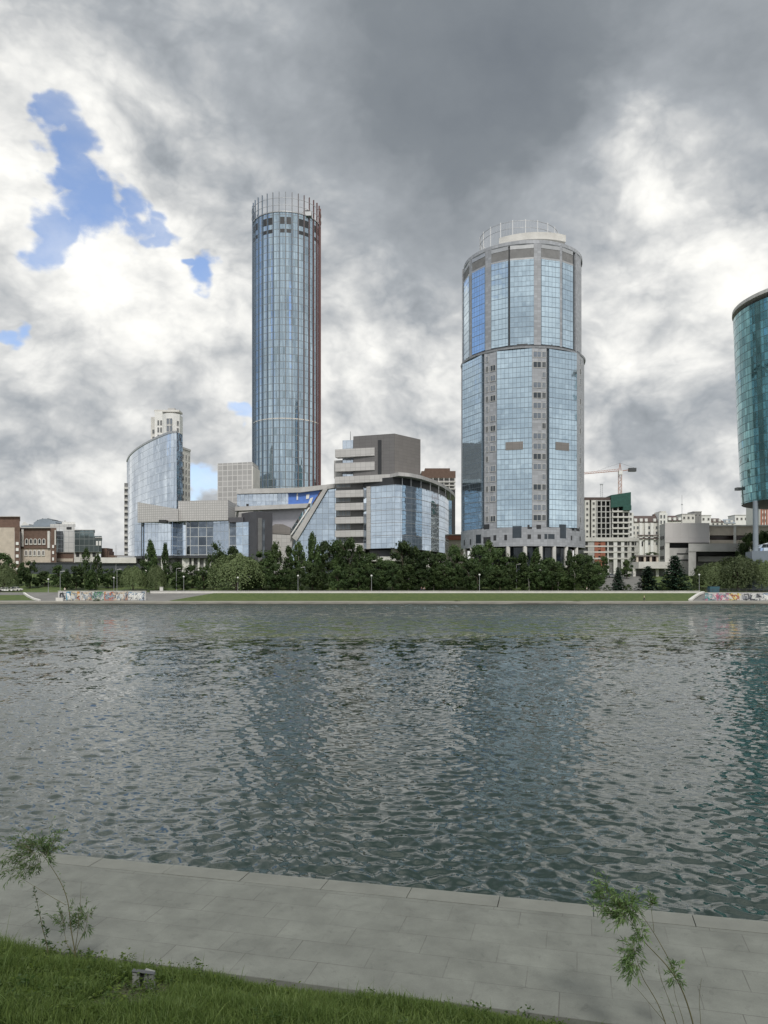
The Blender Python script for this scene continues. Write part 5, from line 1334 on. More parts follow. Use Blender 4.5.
# ------------------------------------------------------------------ left side buildings
def left_side():
    Y = 330
    r = thing('brown_brick_hall', 'brown brick hall with arched windows and beige walls at the far left', 'building', (PX(25, Y), Y, 9))
    def bx(a, b, y0, y1, d0, d1, name, mat, par=None): return MB().prism([(PX(a, d0), d0), (PX(b, d0), d0), (PX(b, d1), d1), (PX(a, d1), d1)], PZ(y1, d0), PZ(y0, d0)).build(name, M[mat], par or r)
    bx(-30, 14.5, 527.5, 585, 322, 345, 'beige_wing', 'beige'); bx(-30, 19.8, 516.8, 527.3, 328, 350, 'brown_attic', 'brick'); bx(-30, 20.3, 516.0, 516.7, 327, 350, 'attic_coping', 'concrete')
    bx(14.6, 20.0, 526.5, 585, 321, 345, 'brown_pier', 'brick')
    bx(20.1, 50.5, 528.0, 548.5, 325, 345, 'brick_upper_wall', 'brick'); bx(20.1, 50.5, 548.51, 585, 325.4, 345, 'beige_lower_wall', 'beige')
    bx(20.0, 56.5, 527.0, 528.0, 324, 345.5, 'roof_coping', 'concrete')
    bx(21.4, 23.6, 528.3, 546.5, 324.5, 325, 'pale_pilaster', 'concrete_light'); bx(47.4, 49.8, 531, 548, 324.5, 325, 'pale_pilaster', 'concrete_light')
    bx(50.6, 56.3, 528.2, 585, 323, 345, 'end_pier', 'brick'); bx(54.6, 55.8, 530, 545, 322.6, 323, 'pale_strip', 'concrete_light')
    # arched windows
    def arch(px, ytop, w, h, D, mat='concrete_light'):
        x = PX(px, D); z1 = PZ(ytop, D); pts = [(x - w / 2, z1 - h), (x + w / 2, z1 - h), (x + w / 2, z1 - w / 2)] + [(x + w / 2 * math.cos(a), z1 - w / 2 + w / 2 * math.sin(a)) for a in (math.pi * .25, math.pi * .5, math.pi * .75)] + [(x - w / 2, z1 - w / 2)]
        m_ = MB(); Pn = [(a, D, b) for a, b in pts]; Q = [(a, D + .3, b) for a, b in pts]; m_.face(Pn)
        for i in range(len(Pn)): j = (i + 1) % len(Pn); m_.face([Pn[j], Pn[i], Q[i], Q[j]])
        return m_
    for k in range(5):
        px = 26.5 + k * 4.3
        f = arch(px, 538.5, 1.35, 2.6, 324.7).build('arched_window', M['concrete_light'], r)
        arch(px, 539.1, .8, 1.8, 324.62).build('pane', M['dark'], f)
        f = arch(px - .6, 549.8, 1.4, 2.6, 325.1).build('arched_niche', M['concrete_light'], r); arch(px - .6, 550.6, .8, 1.8, 325.02).build('pane', M['taupe'], f)
    for j, y in enumerate((542, 548, 554.5, 561, 568)):
        bx(15.8, 18.6, y, y + 3.0, 320.7, 321, 'stair_window', 'white')
    for j, y in enumerate((545, 551, 557.5)): bx(52.2, 54.0, y, y + 3.0, 322.7, 323, 'stair_window', 'white')
    s = thing('low_brick_annex', 'low brown brick annex between the arched hall and the stepped glass office', 'building', (PX(64, 330), 330, 9))
    bx(56.4, 74, 553, 585, 331, 345, 'wall', 'brick', s); bx(56.4, 74, 552, 553, 330.6, 345, 'coping', 'taupe', s); bx(57, 73, 558.5, 561.5, 330.7, 331, 'pale_band', 'beige', s)
    # white office with barrel roof
    Y2 = 370
    s = thing('white_office_block', 'white tiled office block with a rounded glass barrel roof behind the brick hall', 'building', (PX(60, Y2), Y2, 9))
    def b2(a, b, y0, y1, d0, d1, name, mat): return MB().prism([(PX(a, d0), d0), (PX(b, d0), d0), (PX(b, d1), d1), (PX(a, d1), d1)], PZ(y1, d0), PZ(y0, d0)).build(name, M[mat], s)
    b2(50, 75, 524.0, 575, Y2, Y2 + 20, 'white_wall', 'tiles'); b2(62, 75.3, 522.0, 523.97, Y2 + .5, Y2 + 18, 'roof_parapet', 'white')
    b2(56, 62.8, 531, 552, Y2 - 1.5, Y2, 'bay_glazing', 'g_glass'); b2(66.5, 71.5, 527, 529, Y2 - .3, Y2, 'window_band', 'dark')
    b2(64, 66, 520.5, 523, Y2 + 6, Y2 + 8, 'roof_box', 'concrete')
    b2(21, 58, 525.5, 560, Y2 + 2, Y2 + 18, 'grey_wing', 'bluegrey')
    m_ = MB(); D = Y2 + 4; xc_ = PX(45, D); Rr = 12 * D / F; zc_ = PZ(526, D)
    n = 14
    for i in range(n):
        a, b = math.pi * i / n, math.pi * (i + 1) / n
        p = lambda t, y: (xc_ + Rr * math.cos(t), y, zc_ + Rr * .62 * math.sin(t))
        m_.face([p(a, D), p(a, D + 12), p(b, D + 12), p(b, D)]); m_.face([(xc_, D, zc_), p(a, D), p(b, D)])
    m_.build('barrel_roof', M['bluegrey'], s)
    m_ = MB()
    for i in range(0, n + 1, 2):
        a = math.pi * i / n; m_.bar((xc_ + Rr * 1.01 * math.cos(a), D - .1, zc_ + Rr * .63 * math.sin(a)), (xc_ + Rr * 1.01 * math.cos(a), D + 12, zc_ + Rr * .63 * math.sin(a)), .25)
    m_.build('roof_ribs', M['darkmetal'], s)
    m_ = MB(); m_.prism([(PX(20, D), D), (PX(29, D), D), (PX(29, D), D + 8), (PX(20, D), D + 8)], PZ(527, D), [PZ(525.5, D), PZ(524, D), PZ(524, D), PZ(525.5, D)]); m_.face([(PX(21, D), D - .1, PZ(525, D)), (PX(29, D), D - .1, PZ(525, D)), (PX(24.5, D), D - .1, PZ(521.5, D))]); m_.build('small_gable', M['concrete_light'], s)
    # stepped teal-grey office
    s2 = thing('stepped_glass_office', 'grey-green stepped glass office right of the white office block', 'building', (PX(88, 360), 360, 9))
    def b3(a, b, y0, y1, d0, d1, name, mat): return MB().prism([(PX(a, d0), d0), (PX(b, d0), d0), (PX(b, d1), d1), (PX(a, d1), d1)], PZ(y1, d0), PZ(y0, d0)).build(name, M[mat], s2)
    b3(74.5, 94.5, 530.2, 536, 362, 380, 'top_storey', 'n_office'); b3(74.3, 95, 529.6, 530.2, 361.5, 380, 'top_roof', 'concrete')
    b3(74.5, 101.8, 536.01, 552, 360, 380, 'middle_storeys', 'n_office'); b3(95, 102.2, 537.2, 538, 359.6, 380, 'step_roof', 'concrete')
    b3(96, 98, 541, 545.5, 359.8, 360, 'bright_window', 'white'); b3(99, 101, 541, 545.5, 359.8, 360, 'bright_window', 'white')
    b3(75, 99, 552.01, 562, 361, 378, 'lower_storey', 'concrete_light')
    for a in (76, 81.5, 87, 92.5): b3(a, a + 3.2, 552.8, 556.5, 360.8, 361, 'window', 'dark')
    s3 = thing('small_brick_house', 'small reddish brick block right of the stepped glass office', 'building', (PX(105, 370), 370, 9))
    MB().box(PX(101, 370), PX(107, 370), 370, 378, 9, PZ(548, 370)).build('wall', M['brick'], s3)
    MB().box(PX(106.9, 371), PX(109, 371), 371, 378, 9, PZ(551, 370)).box(PX(109, 371), PX(126, 371), 371, 378, 9, PZ(555.2, 370)).build('lower_wall', M['brick'], s3)
    # long low dark hall and its pale flat roof
    s4 = thing('long_dark_hall', 'long low dark grey hall behind the left trees', 'building', (PX(85, 300), 300, 9))
    MB().box(PX(30, 300), PX(140, 300), 300, 315, 5, PZ(563.5, 300)).build('wall', M['bluedark'], s4)
    MB().box(PX(98, 299), PX(136, 299), 299, 315, PZ(563, 299), PZ(557.5, 299)).build('pale_roof', M['concrete_light'], s4)
    MB().box(PX(29.5, 300), PX(98, 300), 299.7, 315, PZ(563.5, 300) + .003, PZ(563, 300) + .2).build('coping', M['darkmetal'], s4)
    MB().box(PX(118, 301), PX(136, 301), 300, 312, PZ(557.5, 299) + .003, PZ(555.8, 301)).build('roof_light', M['steel'], s4)
M['tiles'] = gridmat('white_tiled_wall', 2.2, 2.6, .16, .2, (.56, .56, .55), (.34, .35, .36), rough=.5, pvar=.05)
M['n_office'] = gridmat('grey_green_glass', 2.2, 3.0, .2, .35, (.22, .28, .29), (.16, .18, .18), metal=.7, rough=.12, jit=.03, pvar=.2, streak=.1)
M['bluedark'] = plain('dark_blue_grey_wall', (.055, .065, .075), .7, var=.12)
left_side()
# ================================================================== TREES
M['leaf_dark'] = leafmat('dark_foliage', (.028, .056, .019), (.078, .120, .040), .3)
M['leaf_birch'] = leafmat('birch_foliage', (.038, .070, .024), (.098, .142, .050), .3)
M['leaf_willow'] = leafmat('willow_foliage', (.058, .088, .032), (.140, .178, .080), .3)
M['leaf_spruce'] = leafmat('spruce_needles', (.012, .032, .018), (.030, .060, .034), .12)
M['bark'] = plain('bark', (.07, .055, .04), .9, var=.3, scale=3)
M['bark_pale'] = plain('pale_birch_bark', (.30, .29, .26), .8, var=.3, scale=3)
def quads_at(rg, C, N, size, tint, asp=1.0):
    n = len(C); N = N + rg.normal(0, .55, (n, 3)); N /= np.linalg.norm(N, axis=1)[:, None]
    r = rg.normal(size=(n, 3)); S = np.cross(N, r); S /= np.linalg.norm(S, axis=1)[:, None]; U = np.cross(N, S)
    s = (size * rg.uniform(.6, 1.35, n))[:, None] / 2
    V = np.stack([C - S * s * asp, C - U * s * .8, C + S * s * asp, C + U * s], 1).reshape(-1, 3)
    return V, np.arange(n)[:, None] * 4 + np.array([[0, 1, 2, 3]]), np.repeat(tint, 4)
def crown_broad(seed, w=1.0, tall=False, n_cl=46, per=150):
    """unit crown: height 1 (0..1), radius about .5*w"""
    rg = np.random.default_rng(seed); C, Nn, T = [], [], []
    for k in range(n_cl):
        t = rg.uniform(.0, 1) if not tall else rg.uniform(0, 1) ** 1.1
        if tall: env = (.28 + .72 * math.sin(math.pi * min(1, (t * .82 + .12))) ** .8) * (1 - .55 * t)
        else: env = math.sin(math.pi * (t * .80 + .17)) ** .7
        a = rg.uniform(0, 6.283); rr = env * rg.uniform(.25, .92) * .5 * w
        c = np.array([rr * math.cos(a), rr * math.sin(a), .10 + .84 * t])
        cr = rg.uniform(.06, .125) * (1.0 if not tall else .75)
        d = rg.normal(size=(per, 3)); d /= np.linalg.norm(d, axis=1)[:, None]
        rad = cr * rg.uniform(.25, 1.15, per) ** .6
        p = c + d * rad[:, None] * np.array([w * 1.1, w * 1.1, .85 if not tall else 1.2])
        C.append(p); Nn.append(d + np.array([0, 0, .35])); T.append(np.clip(rg.uniform(.1, .9) + rg.normal(0, .16, per), 0, 1))
    # stray sprays that break the outline
    m_ = 260; t = rg.uniform(0, 1, m_); a = rg.uniform(0, 6.28, m_)
    env = np.sin(np.pi * (t * .8 + .15)) ** .7 * (np.where(tall, 1 - .55 * t, 1)); rr = env * rg.uniform(.85, 1.12, m_) * .5 * w
    C.append(np.stack([rr * np.cos(a), rr * np.sin(a), .08 + .93 * t], -1)); Nn.append(rg.normal(size=(m_, 3))); T.append(rg.uniform(.1, 1, m_))
    return rg, np.concatenate(C), np.concatenate(Nn), np.concatenate(T)
def crown_willow(seed, w=1.0):
    rg = np.random.default_rng(seed); C, Nn, T = [], [], []
    for k in range(620):
        a = rg.uniform(0, 6.283); u = rg.uniform(.0, 1) ** .5
        r0 = u * .5 * w; lump = .05 * math.sin(a * 3 + seed) + .05 * math.sin(a * 5 + u * 6)
        z0 = .30 + .66 * math.sqrt(max(0, 1 - u ** 2.4)) + lump; ln = rg.uniform(.14, .42) * (.6 + .6 * u)
        n = 16; t = np.linspace(0, 1, n)
        rr = r0 * (1 + .12 * np.sin(t * 2)) + .02 * rg.normal(size=n)
        z = z0 - ln * t ** 1.3 + .008 * rg.normal(size=n); z = np.maximum(z, .01)
        aa = a + .05 * rg.normal(size=n)
        C.append(np.stack([rr * np.cos(aa), rr * np.sin(aa), z], -1)); Nn.append(np.stack([np.cos(aa), np.sin(aa), .5 + 0 * aa], -1))
        T.append(np.clip(rg.uniform(.15, .95) + rg.normal(0, .12, n), 0, 1))
    return rg, np.concatenate(C), np.concatenate(Nn), np.concatenate(T)
def crown_spruce(seed, w=1.0):
    rg = np.random.default_rng(seed); C, Nn, T = [], [], []
    for k in range(150):
        t = (k + rg.random()) / 150; a = k * 2.399 + rg.normal(0, .2); ln = (.5 * w) * (1 - t) ** .85 * rg.uniform(.75, 1.12) + .012
        n = max(6, int(46 * (1 - t) + 6)); s = rg.random(n) ** .7
        x = np.cos(a) * ln * s; y = np.sin(a) * ln * s; z = .04 + .95 * t - .06 * s ** 1.5 * (1 - t) + .05 * s ** 4 * (1 - t)
        sp = .035 * (1 - s * .5)
        C.append(np.stack([x + rg.normal(0, 1, n) * sp, y + rg.normal(0, 1, n) * sp, z + rg.normal(0, .008, n)], -1)); Nn.append(np.stack([0 * s, 0 * s, 1 + 0 * s], -1))
        T.append(np.clip(rg.uniform(.2, .9) + rg.normal(0, .15, n), 0, 1))
    return rg, np.concatenate(C), np.concatenate(Nn), np.concatenate(T)
def proto_mesh(kind, seed):
    H = {'broad': 12, 'tall': 13, 'birch': 13, 'willow': 9, 'spruce': 11, 'bush': 4}[kind]
    if kind == 'broad': rg, C, N, T = crown_broad(seed, .85); mat, sz = 'leaf_dark', .46
    elif kind == 'tall': rg, C, N, T = crown_broad(seed, .62, True, 50, 130); mat, sz = 'leaf_dark', .44
    elif kind == 'birch': rg, C, N, T = crown_broad(seed, .60, True, 44, 110); mat, sz = 'leaf_birch', .42
    elif kind == 'willow': rg, C, N, T = crown_willow(seed, 1.3); mat, sz = 'leaf_willow', .36
    elif kind == 'spruce': rg, C, N, T = crown_spruce(seed, .62); mat, sz = 'leaf_spruce', .42
    else: rg, C, N, T = crown_broad(seed, 1.25, False, 24, 110); mat, sz = 'leaf_birch', .24
    C = C * H
    V, Fc, T = quads_at(rg, C, N, sz, T)
    me = arr_mesh('crown', V, Fc, M[mat], T); m = me.data; bpy.data.objects.remove(me)
    # trunk with limbs
    t = MB(); r = random.Random(seed); top = {'broad': .8, 'tall': .9, 'birch': .92, 'willow': .55, 'spruce': .95, 'bush': .5}[kind] * H
    base = {'broad': .24, 'tall': .18, 'birch': .13, 'willow': .34, 'spruce': .18, 'bush': .05}[kind]
    pts = [(0, 0, -.5)] + [(r.uniform(-.1, .1) * k, r.uniform(-.1, .1) * k, top * k / 5) for k in range(1, 6)]
    t.tube(pts, [base * 1.2, base, base * .8, base * .6, base * .4, base * .15], 7)
    for k in range(9):
        z = top * r.uniform(.2, .85); a = r.uniform(0, 6.28); ln = H * r.uniform(.12, .3) * (1.3 if kind in ('broad', 'willow', 'bush') else .7)
        f = z / top * 5; i = min(int(f), 4); q = Vector(pts[i]).lerp(Vector(pts[i + 1]), f - i); e = q + Vector((math.cos(a) * ln, math.sin(a) * ln, ln * r.uniform(.3, .9)))
        t.tube([q, q.lerp(e, .5) + Vector((0, 0, .1 * ln)), e], [base * .4, base * .25, base * .06], 5)
    to = t.build('trunk', M['bark_pale' if kind == 'birch' else 'bark']); tm = to.data; bpy.data.objects.remove(to)
    return m, tm, H
PROTO = {}
for kind, seeds in (('broad', (1, 2, 3, 4)), ('tall', (5, 6, 7)), ('birch', (8, 9, 10)), ('willow', (11, 12)), ('spruce', (14, 15)), ('bush', (17, 18, 19))):
    PROTO[kind] = [proto_mesh(kind, s) for s in seeds]
REG = [(-99, 60, 'brown brick hall'), (60, 122, 'long dark hall'), (122, 243, 'glass pavilion'), (243, 334, 'slanted frame building'), (334, 457, 'canopy office'),
       (457, 588, 'stepped round tower'), (588, 633, 'orange-bay annex'), (633, 900, 'blank panel hall')]
ORD = ['first', 'second', 'third', 'fourth', 'fifth', 'sixth', 'seventh', 'eighth', 'ninth', 'tenth', 'eleventh', 'twelfth', 'thirteenth', 'fourteenth', 'fifteenth', 'sixteenth']
KN = {'broad': ('broadleaf_tree', 'dark round tree', 'tree'), 'tall': ('narrow_tree', 'narrow dark tree', 'tree'), 'birch': ('birch_tree', 'feathery birch', 'tree'),
      'willow': ('willow_tree', 'pale drooping willow', 'tree'), 'spruce': ('spruce_tree', 'dark pointed spruce', 'tree'), 'bush': ('bush', 'low green bush', 'bush')}
TREES = []
rt = random.Random(21)
def T(kind, px, ytop, wpx, Y, label=None, ybase=None): TREES.append([kind, px, ytop, wpx, Y, label, ybase])
# left group
T('broad', 2, 553, 30, 262); T('broad', -14, 560, 40, 258); T('willow', 4, 565, 26, 252, 'pale willow clump at the far left edge below the brown brick hall')
T('broad', 30, 560, 24, 262); T('tall', 22, 563, 14, 270); T('broad', 45, 571, 22, 268); T('broad', 58, 565, 20, 266); T('tall', 66, 570, 14, 258)
T('birch', 86, 549, 17, 262); T('birch', 97, 554, 15, 264); T('broad', 76, 566, 24, 258); T('broad', 108, 568, 24, 262); T('tall', 92, 570, 16, 256)
T('tall', 151, 541, 17, 262, 'tall pointed tree rising left in front of the glass pavilion'); T('tall', 165, 543, 12, 264, 'slim pointed tree just right of the taller one before the glass pavilion')
T('willow', 133, 566.5, 25, 254, 'larger of two rounded clipped-looking willow bushes on the left'); T('willow', 156, 566, 20, 254, 'smaller right-hand one of two rounded willow bushes on the left')
T('broad', 176, 562, 26, 262); T('broad', 192, 565, 24, 262); T('broad', 204, 566, 22, 258); T('broad', 182, 572, 24, 252); T('broad', 120, 570, 22, 266); T('broad', 144, 560, 22, 268)
T('broad', 216, 541, 22, 264); T('broad', 233, 546, 20, 266); T('broad', 222, 552, 22, 270)
T('willow', 237, 554.5, 56, 252, 'big pale green dome-shaped willow in front of the glass pavilion')
# middle mass
for px, yt, w, k in ((262, 550, 24, 'broad'), (276, 541, 20, 'birch'), (289, 547, 20, 'birch'), (298, 541, 20, 'birch'), (313, 534, 19, 'tall'), (325, 541, 20, 'broad'), (337, 540, 20, 'broad'), (349, 538, 18, 'broad'),
                     (360, 546, 22, 'birch'), (372, 553, 22, 'broad'), (386, 560, 22, 'broad'), (403, 541, 22, 'broad'), (414, 546, 22, 'birch'), (427, 551, 22, 'broad'), (441, 553, 22, 'broad'), (455, 545, 18, 'broad'),
                     (467, 557, 20, 'birch'), (479, 545, 20, 'broad'), (489, 540, 20, 'birch'), (499, 548, 20, 'broad'), (511, 556, 20, 'broad'), (523, 553, 20, 'tall'), (536, 549, 16, 'tall'), (548, 558, 22, 'broad'), (558, 561, 22, 'broad'),
                     (569, 551, 15, 'tall'), (579, 554, 18, 'broad'), (589, 555, 16, 'broad'), (596, 560, 15, 'broad')):
    T(k, px, yt, w * (1.55 if k == 'broad' else 1.15), rt.uniform(258, 270))
for px in range(250, 600, 12): T('broad' if rt.random() < .7 else 'birch', px + rt.uniform(-4, 4), rt.uniform(561, 570), 24, rt.uniform(251, 257))
# right: spruces, bushes, willows
T('spruce', 618, 567, 17, 250, 'smallest narrow spruce on the far lawn right of the tree row'); T('spruce', 648, 566, 28, 250, 'middle broad spruce below the round terrace'); T('spruce', 675, 555.5, 36, 252, 'tallest pointed spruce standing in front of the blank panel hall')
T('broad', 627, 560, 16, 284); T('broad', 604, 556, 16, 288); T('bush', 628, 584, 10, 249, 'small bush on the lawn just right of the smallest spruce'); T('bush', 607, 585, 8, 249, 'small bush on the lawn left of the smallest spruce')
T('bush', 662, 583, 14, 250, 'bright bush between the middle and tallest spruce')
T('willow', 713, 563, 36, 256, 'leftmost pale willow above the right graffiti wall'); T('willow', 738, 556.5, 50, 254, 'largest pale willow above the right graffiti wall'); T('willow', 764, 560, 40, 252, 'pale willow at the right frame edge above the white graffiti')
T('broad', 700, 566, 22, 264); T('broad', 726, 562, 22, 266); T('willow', 790, 562, 44, 254, 'willow mostly beyond the right frame edge')
T('broad', 750, 533, 28, 287, 'dark tree left of the round column under the teal tower'); T('broad', 764, 531, 26, 290, 'dark tree right of the round column under the teal tower')
T('broad', 742, 543, 16, 286, 'low dark tree at the left foot of the teal tower group')
T('bush', 652, 552.0, 16, 296, 'planted climber growing over the round terrace pergola', PZ(557, 294)); T('bush', 634, 556, 10, 296, 'climbing plant at the left end of the round terrace', PZ(563, 294))
# bushes along the water
T('bush', 97, 598.5, 9, 226.0, 'bush at the foot of the left graffiti wall', .9); T('bush', 457, 600.5, 7, 225.5, 'left one of two low bushes on the quay below the stepped tower', .85); T('bush', 471, 602.5, 14, 225.5, 'wide flat bush on the quay below the stepped tower', .85)
T('bush', 576.5, 600.8, 8, 225.5, 'lone bush on the quay edge towards the right', .85); T('bush', 306, 602, 6, 225.5, 'left small bush on the quay below the frame building', .85); T('bush', 320, 602, 5, 225.5, 'right small bush on the quay below the frame building', .85)
byreg = {}
for i, t in enumerate(TREES):
    if t[5] is None:
        for a, b, nm in REG:
            if a <= t[1] < b:
                byreg.setdefault((t[0], 'front' if t[4] < 257.5 else 'back', nm), []).append(i)
for (kind, row, nm), ids in byreg.items():
    ids.sort(key=lambda i: TREES[i][1]); k = len(ids); base = KN[kind][1]
    for j, i in enumerate(ids):
        rowt = 'front row' if row == 'front' else 'back row'
        if k == 1: lab = f'only {base} in the {rowt} before the {nm}'
        elif j == 0: lab = f'leftmost {base} in the {rowt} before the {nm}'
        elif j == k - 1: lab = f'rightmost {base} in the {rowt} before the {nm}'
        else: lab = f'{ORD[j]} {base} from left in the {rowt} before the {nm}'
        TREES[i][5] = lab
for i, (kind, px, yt, wpx, Y, lab, zb) in enumerate(TREES):
    cm, tm, H = PROTO[kind][i % len(PROTO[kind])]
    zb = gz(Y) if zb is None else zb
    h = PZ(yt, Y) - zb; wm = wpx / F * Y
    nat = {'broad': .85 * 1.06, 'tall': .56, 'birch': .54, 'willow': 1.36, 'spruce': .62, 'bush': 1.25}[kind] * H
    sx = wm / nat; sz = h / (H * 1.0)
    nm, _, cat = KN[kind]
    r = thing(nm, lab, cat, (PX(px, Y), Y, zb), 'bushes on the far bank' if kind == 'bush' else 'trees along the far bank', rz=rt.uniform(0, 6.28))
    r.scale = (sx, sx, sz)
    for nme, me in (('crown', cm), ('trunk', tm)):
        o = bpy.data.objects.new(nme, me); COL.objects.link(o); o.parent = r

# ================================================================== PEOPLE AND CARS
M['skin'] = plain('skin', (.42, .25, .18), .6); M['shirt_white'] = plain('white_shirt', (.70, .72, .66), .8); M['trousers'] = plain('dark_trousers', (.03, .03, .04), .8)
M['shirt_dark'] = plain('dark_jacket', (.05, .06, .09), .8); M['hair'] = plain('brown_hair', (.04, .025, .015), .7); M['shirt_yellow'] = plain('pale_yellow_shirt', (.62, .66, .42), .8)
def skinned(name, joints, edges, radii, mat, parent, root=0):
    me = bpy.data.meshes.new(name); me.from_pydata(joints, edges, []); me.materials.append(M[mat])
    o = bpy.data.objects.new(name, me); COL.objects.link(o); o.parent = parent
    sk = o.modifiers.new('skin', 'SKIN'); sv_ = me.skin_vertices[0].data if me.skin_vertices else None
    if sv_ is None:
        bpy.context.view_layer.update()
    if not me.skin_vertices:
        import bmesh
        bm = bmesh.new(); bm.from_mesh(me); bm.verts.layers.skin.verify(); bm.to_mesh(me); bm.free()
    sv_ = me.skin_vertices[0].data
    for i, rd in enumerate(radii): sv_[i].radius = (rd, rd) if not hasattr(rd, '__len__') else rd; sv_[i].use_root = (i == root)
    ss = o.modifiers.new('sub', 'SUBSURF'); ss.levels = 2; ss.render_levels = 2
    for p in me.polygons: p.use_smooth = True
    return o
def person(label, px, Y, z, rz, stride=.35, shirt='shirt_white', seated=False, arms=0):
    r = thing('person', label, 'person', (PX(px, Y), Y, z), None, rz)
    s = stride
    if seated:
        J = [(0, 0, .95), (0, -.05, 1.15), (0, -.16, 1.38), (0, -.22, 1.50), (0, -.26, 1.62), (0, -.27, 1.72),
             (-.10, 0, .93), (-.12, -.32, .72), (-.12, -.12, .32), (-.12, -.26, .26), (.10, 0, .93), (.12, -.36, .86), (.12, -.22, .48), (.12, -.36, .42),
             (-.18, -.16, 1.38), (-.22, -.35, 1.2), (-.20, -.58, 1.08), (.18, -.16, 1.38), (.22, -.35, 1.2), (.20, -.58, 1.08)]
    else:
        J = [(0, 0, .93), (0, 0, 1.15), (0, 0, 1.38), (0, 0, 1.50), (0, -.02, 1.62), (0, -.02, 1.73),
             (-.09, 0, .90), (-.10, -s * .45, .50), (-.10, -s * .7, .08), (-.10, -s * .7 - .16, .04), (.09, 0, .90), (.10, s * .25, .48), (.10, s * .85, .10), (.10, s * .85 - .16, .05),
             (-.19, 0, 1.38), (-.23, s * .3, 1.10), (-.22, s * .35 - .1, .86), (.19, 0, 1.38), (.23, -s * .3, 1.10), (.22, -s * .6 - .1, .88)]
    E = [(0, 1), (1, 2), (2, 3), (3, 4), (4, 5), (0, 6), (6, 7), (7, 8), (8, 9), (0, 10), (10, 11), (11, 12), (12, 13), (2, 14), (14, 15), (15, 16), (2, 17), (17, 18), (18, 19)]
    R = [.12, .11, .12, .055, .095, .08, .085, .06, .04, .035, .085, .06, .04, .035, .055, .042, .03, .055, .042, .03]
    skinned('body', J, E, R, 'skin', r)
    skinned('shirt', [J[0], J[1], J[2], J[14], tuple((Vector(J[14]) + Vector(J[15])) / 2), J[17], tuple((Vector(J[17]) + Vector(J[18])) / 2)], [(0, 1), (1, 2), (2, 3), (3, 4), (2, 5), (5, 6)], [.145, .135, .15, .08, .065, .08, .065], shirt, r)
    skinned('trousers', [J[0], J[6], J[7], J[8], J[10], J[11], J[12]], [(0, 1), (1, 2), (2, 3), (0, 4), (4, 5), (5, 6)], [.13, .10, .08, .06, .10, .08, .06], 'trousers', r)
    skinned('hair', [tuple(Vector(J[4]) + Vector((0, .03, .05))), tuple(Vector(J[5]) + Vector((0, .02, .01)))], [(0, 1)], [.10, .085], 'hair', r)
    return r
person('person in a pale yellow-green top and dark trousers walking along the quay', 644.2, 225, .95, math.radians(80), shirt='shirt_yellow')
person('person in a white top on the path at the right end of the tree row', 586.8, 241.5, 3.32, math.radians(-80))
person('person in a white top standing on the slope above the left graffiti wall', 64.8, 237, 3.1, math.radians(20), .1)
def bicycle(label, px, Y, z, rz):
    r = thing('bicycle', label, 'bicycle', (PX(px, Y), Y, z), 'bicycles on the far path', rz); o = r.location
    def P(y, z_): return (o.x, o.y + y, o.z + z_)
    f = MB()
    for a, b in (((-.45, .85), (0, .35)), ((-.45, .85), (.18, .82)), ((.2, .9), (0, .35)), ((0, .35), (.52, .34)), ((.52, .34), (.18, .8)), ((-.45, 1.0), (-.58, .34))): f.bar(P(*a), P(*b), .04)
    f.build('frame', M['darkmetal'], r)
    for yc in (-.58, .52):
        w = MB(); n = 18
        for i in range(n):
            a, b = 2 * math.pi * i / n, 2 * math.pi * (i + 1) / n; w.bar(P(yc + .33 * math.cos(a), .34 + .33 * math.sin(a)), P(yc + .33 * math.cos(b), .34 + .33 * math.sin(b)), .035)
        for i in range(6): a = math.pi * i / 6; w.bar(P(yc + .33 * math.cos(a), .34 + .33 * math.sin(a)), P(yc - .33 * math.cos(a), .34 - .33 * math.sin(a)), .008)
        w.build('wheel', M['darkmetal'], r)
    f = MB(); f.bar((o.x - .26, o.y - .46, o.z + 1.02), (o.x + .26, o.y - .46, o.z + 1.02), .035); f.build('handlebar', M['darkmetal'], r)
    f = MB(); f.prism([(o.x - .06, o.y + .1), (o.x + .06, o.y + .1), (o.x + .09, o.y + .34), (o.x - .09, o.y + .34)], o.z + .9, o.z + .95); f.build('saddle', M['darkmetal'], r)
for px, lab, sh in ((420.8, 'left', 'shirt_dark'), (423.6, 'right', 'shirt_white')):
    bicycle(f'{lab} one of two bicycles ridden side by side on the path before the canopy office', px, 242.5, 3.32, math.radians(75))
    person(f'{lab} cyclist, in a {"dark" if lab == "left" else "white"} top, on the path before the canopy office', px, 242.5, 3.32, math.radians(75), shirt=sh, seated=True)

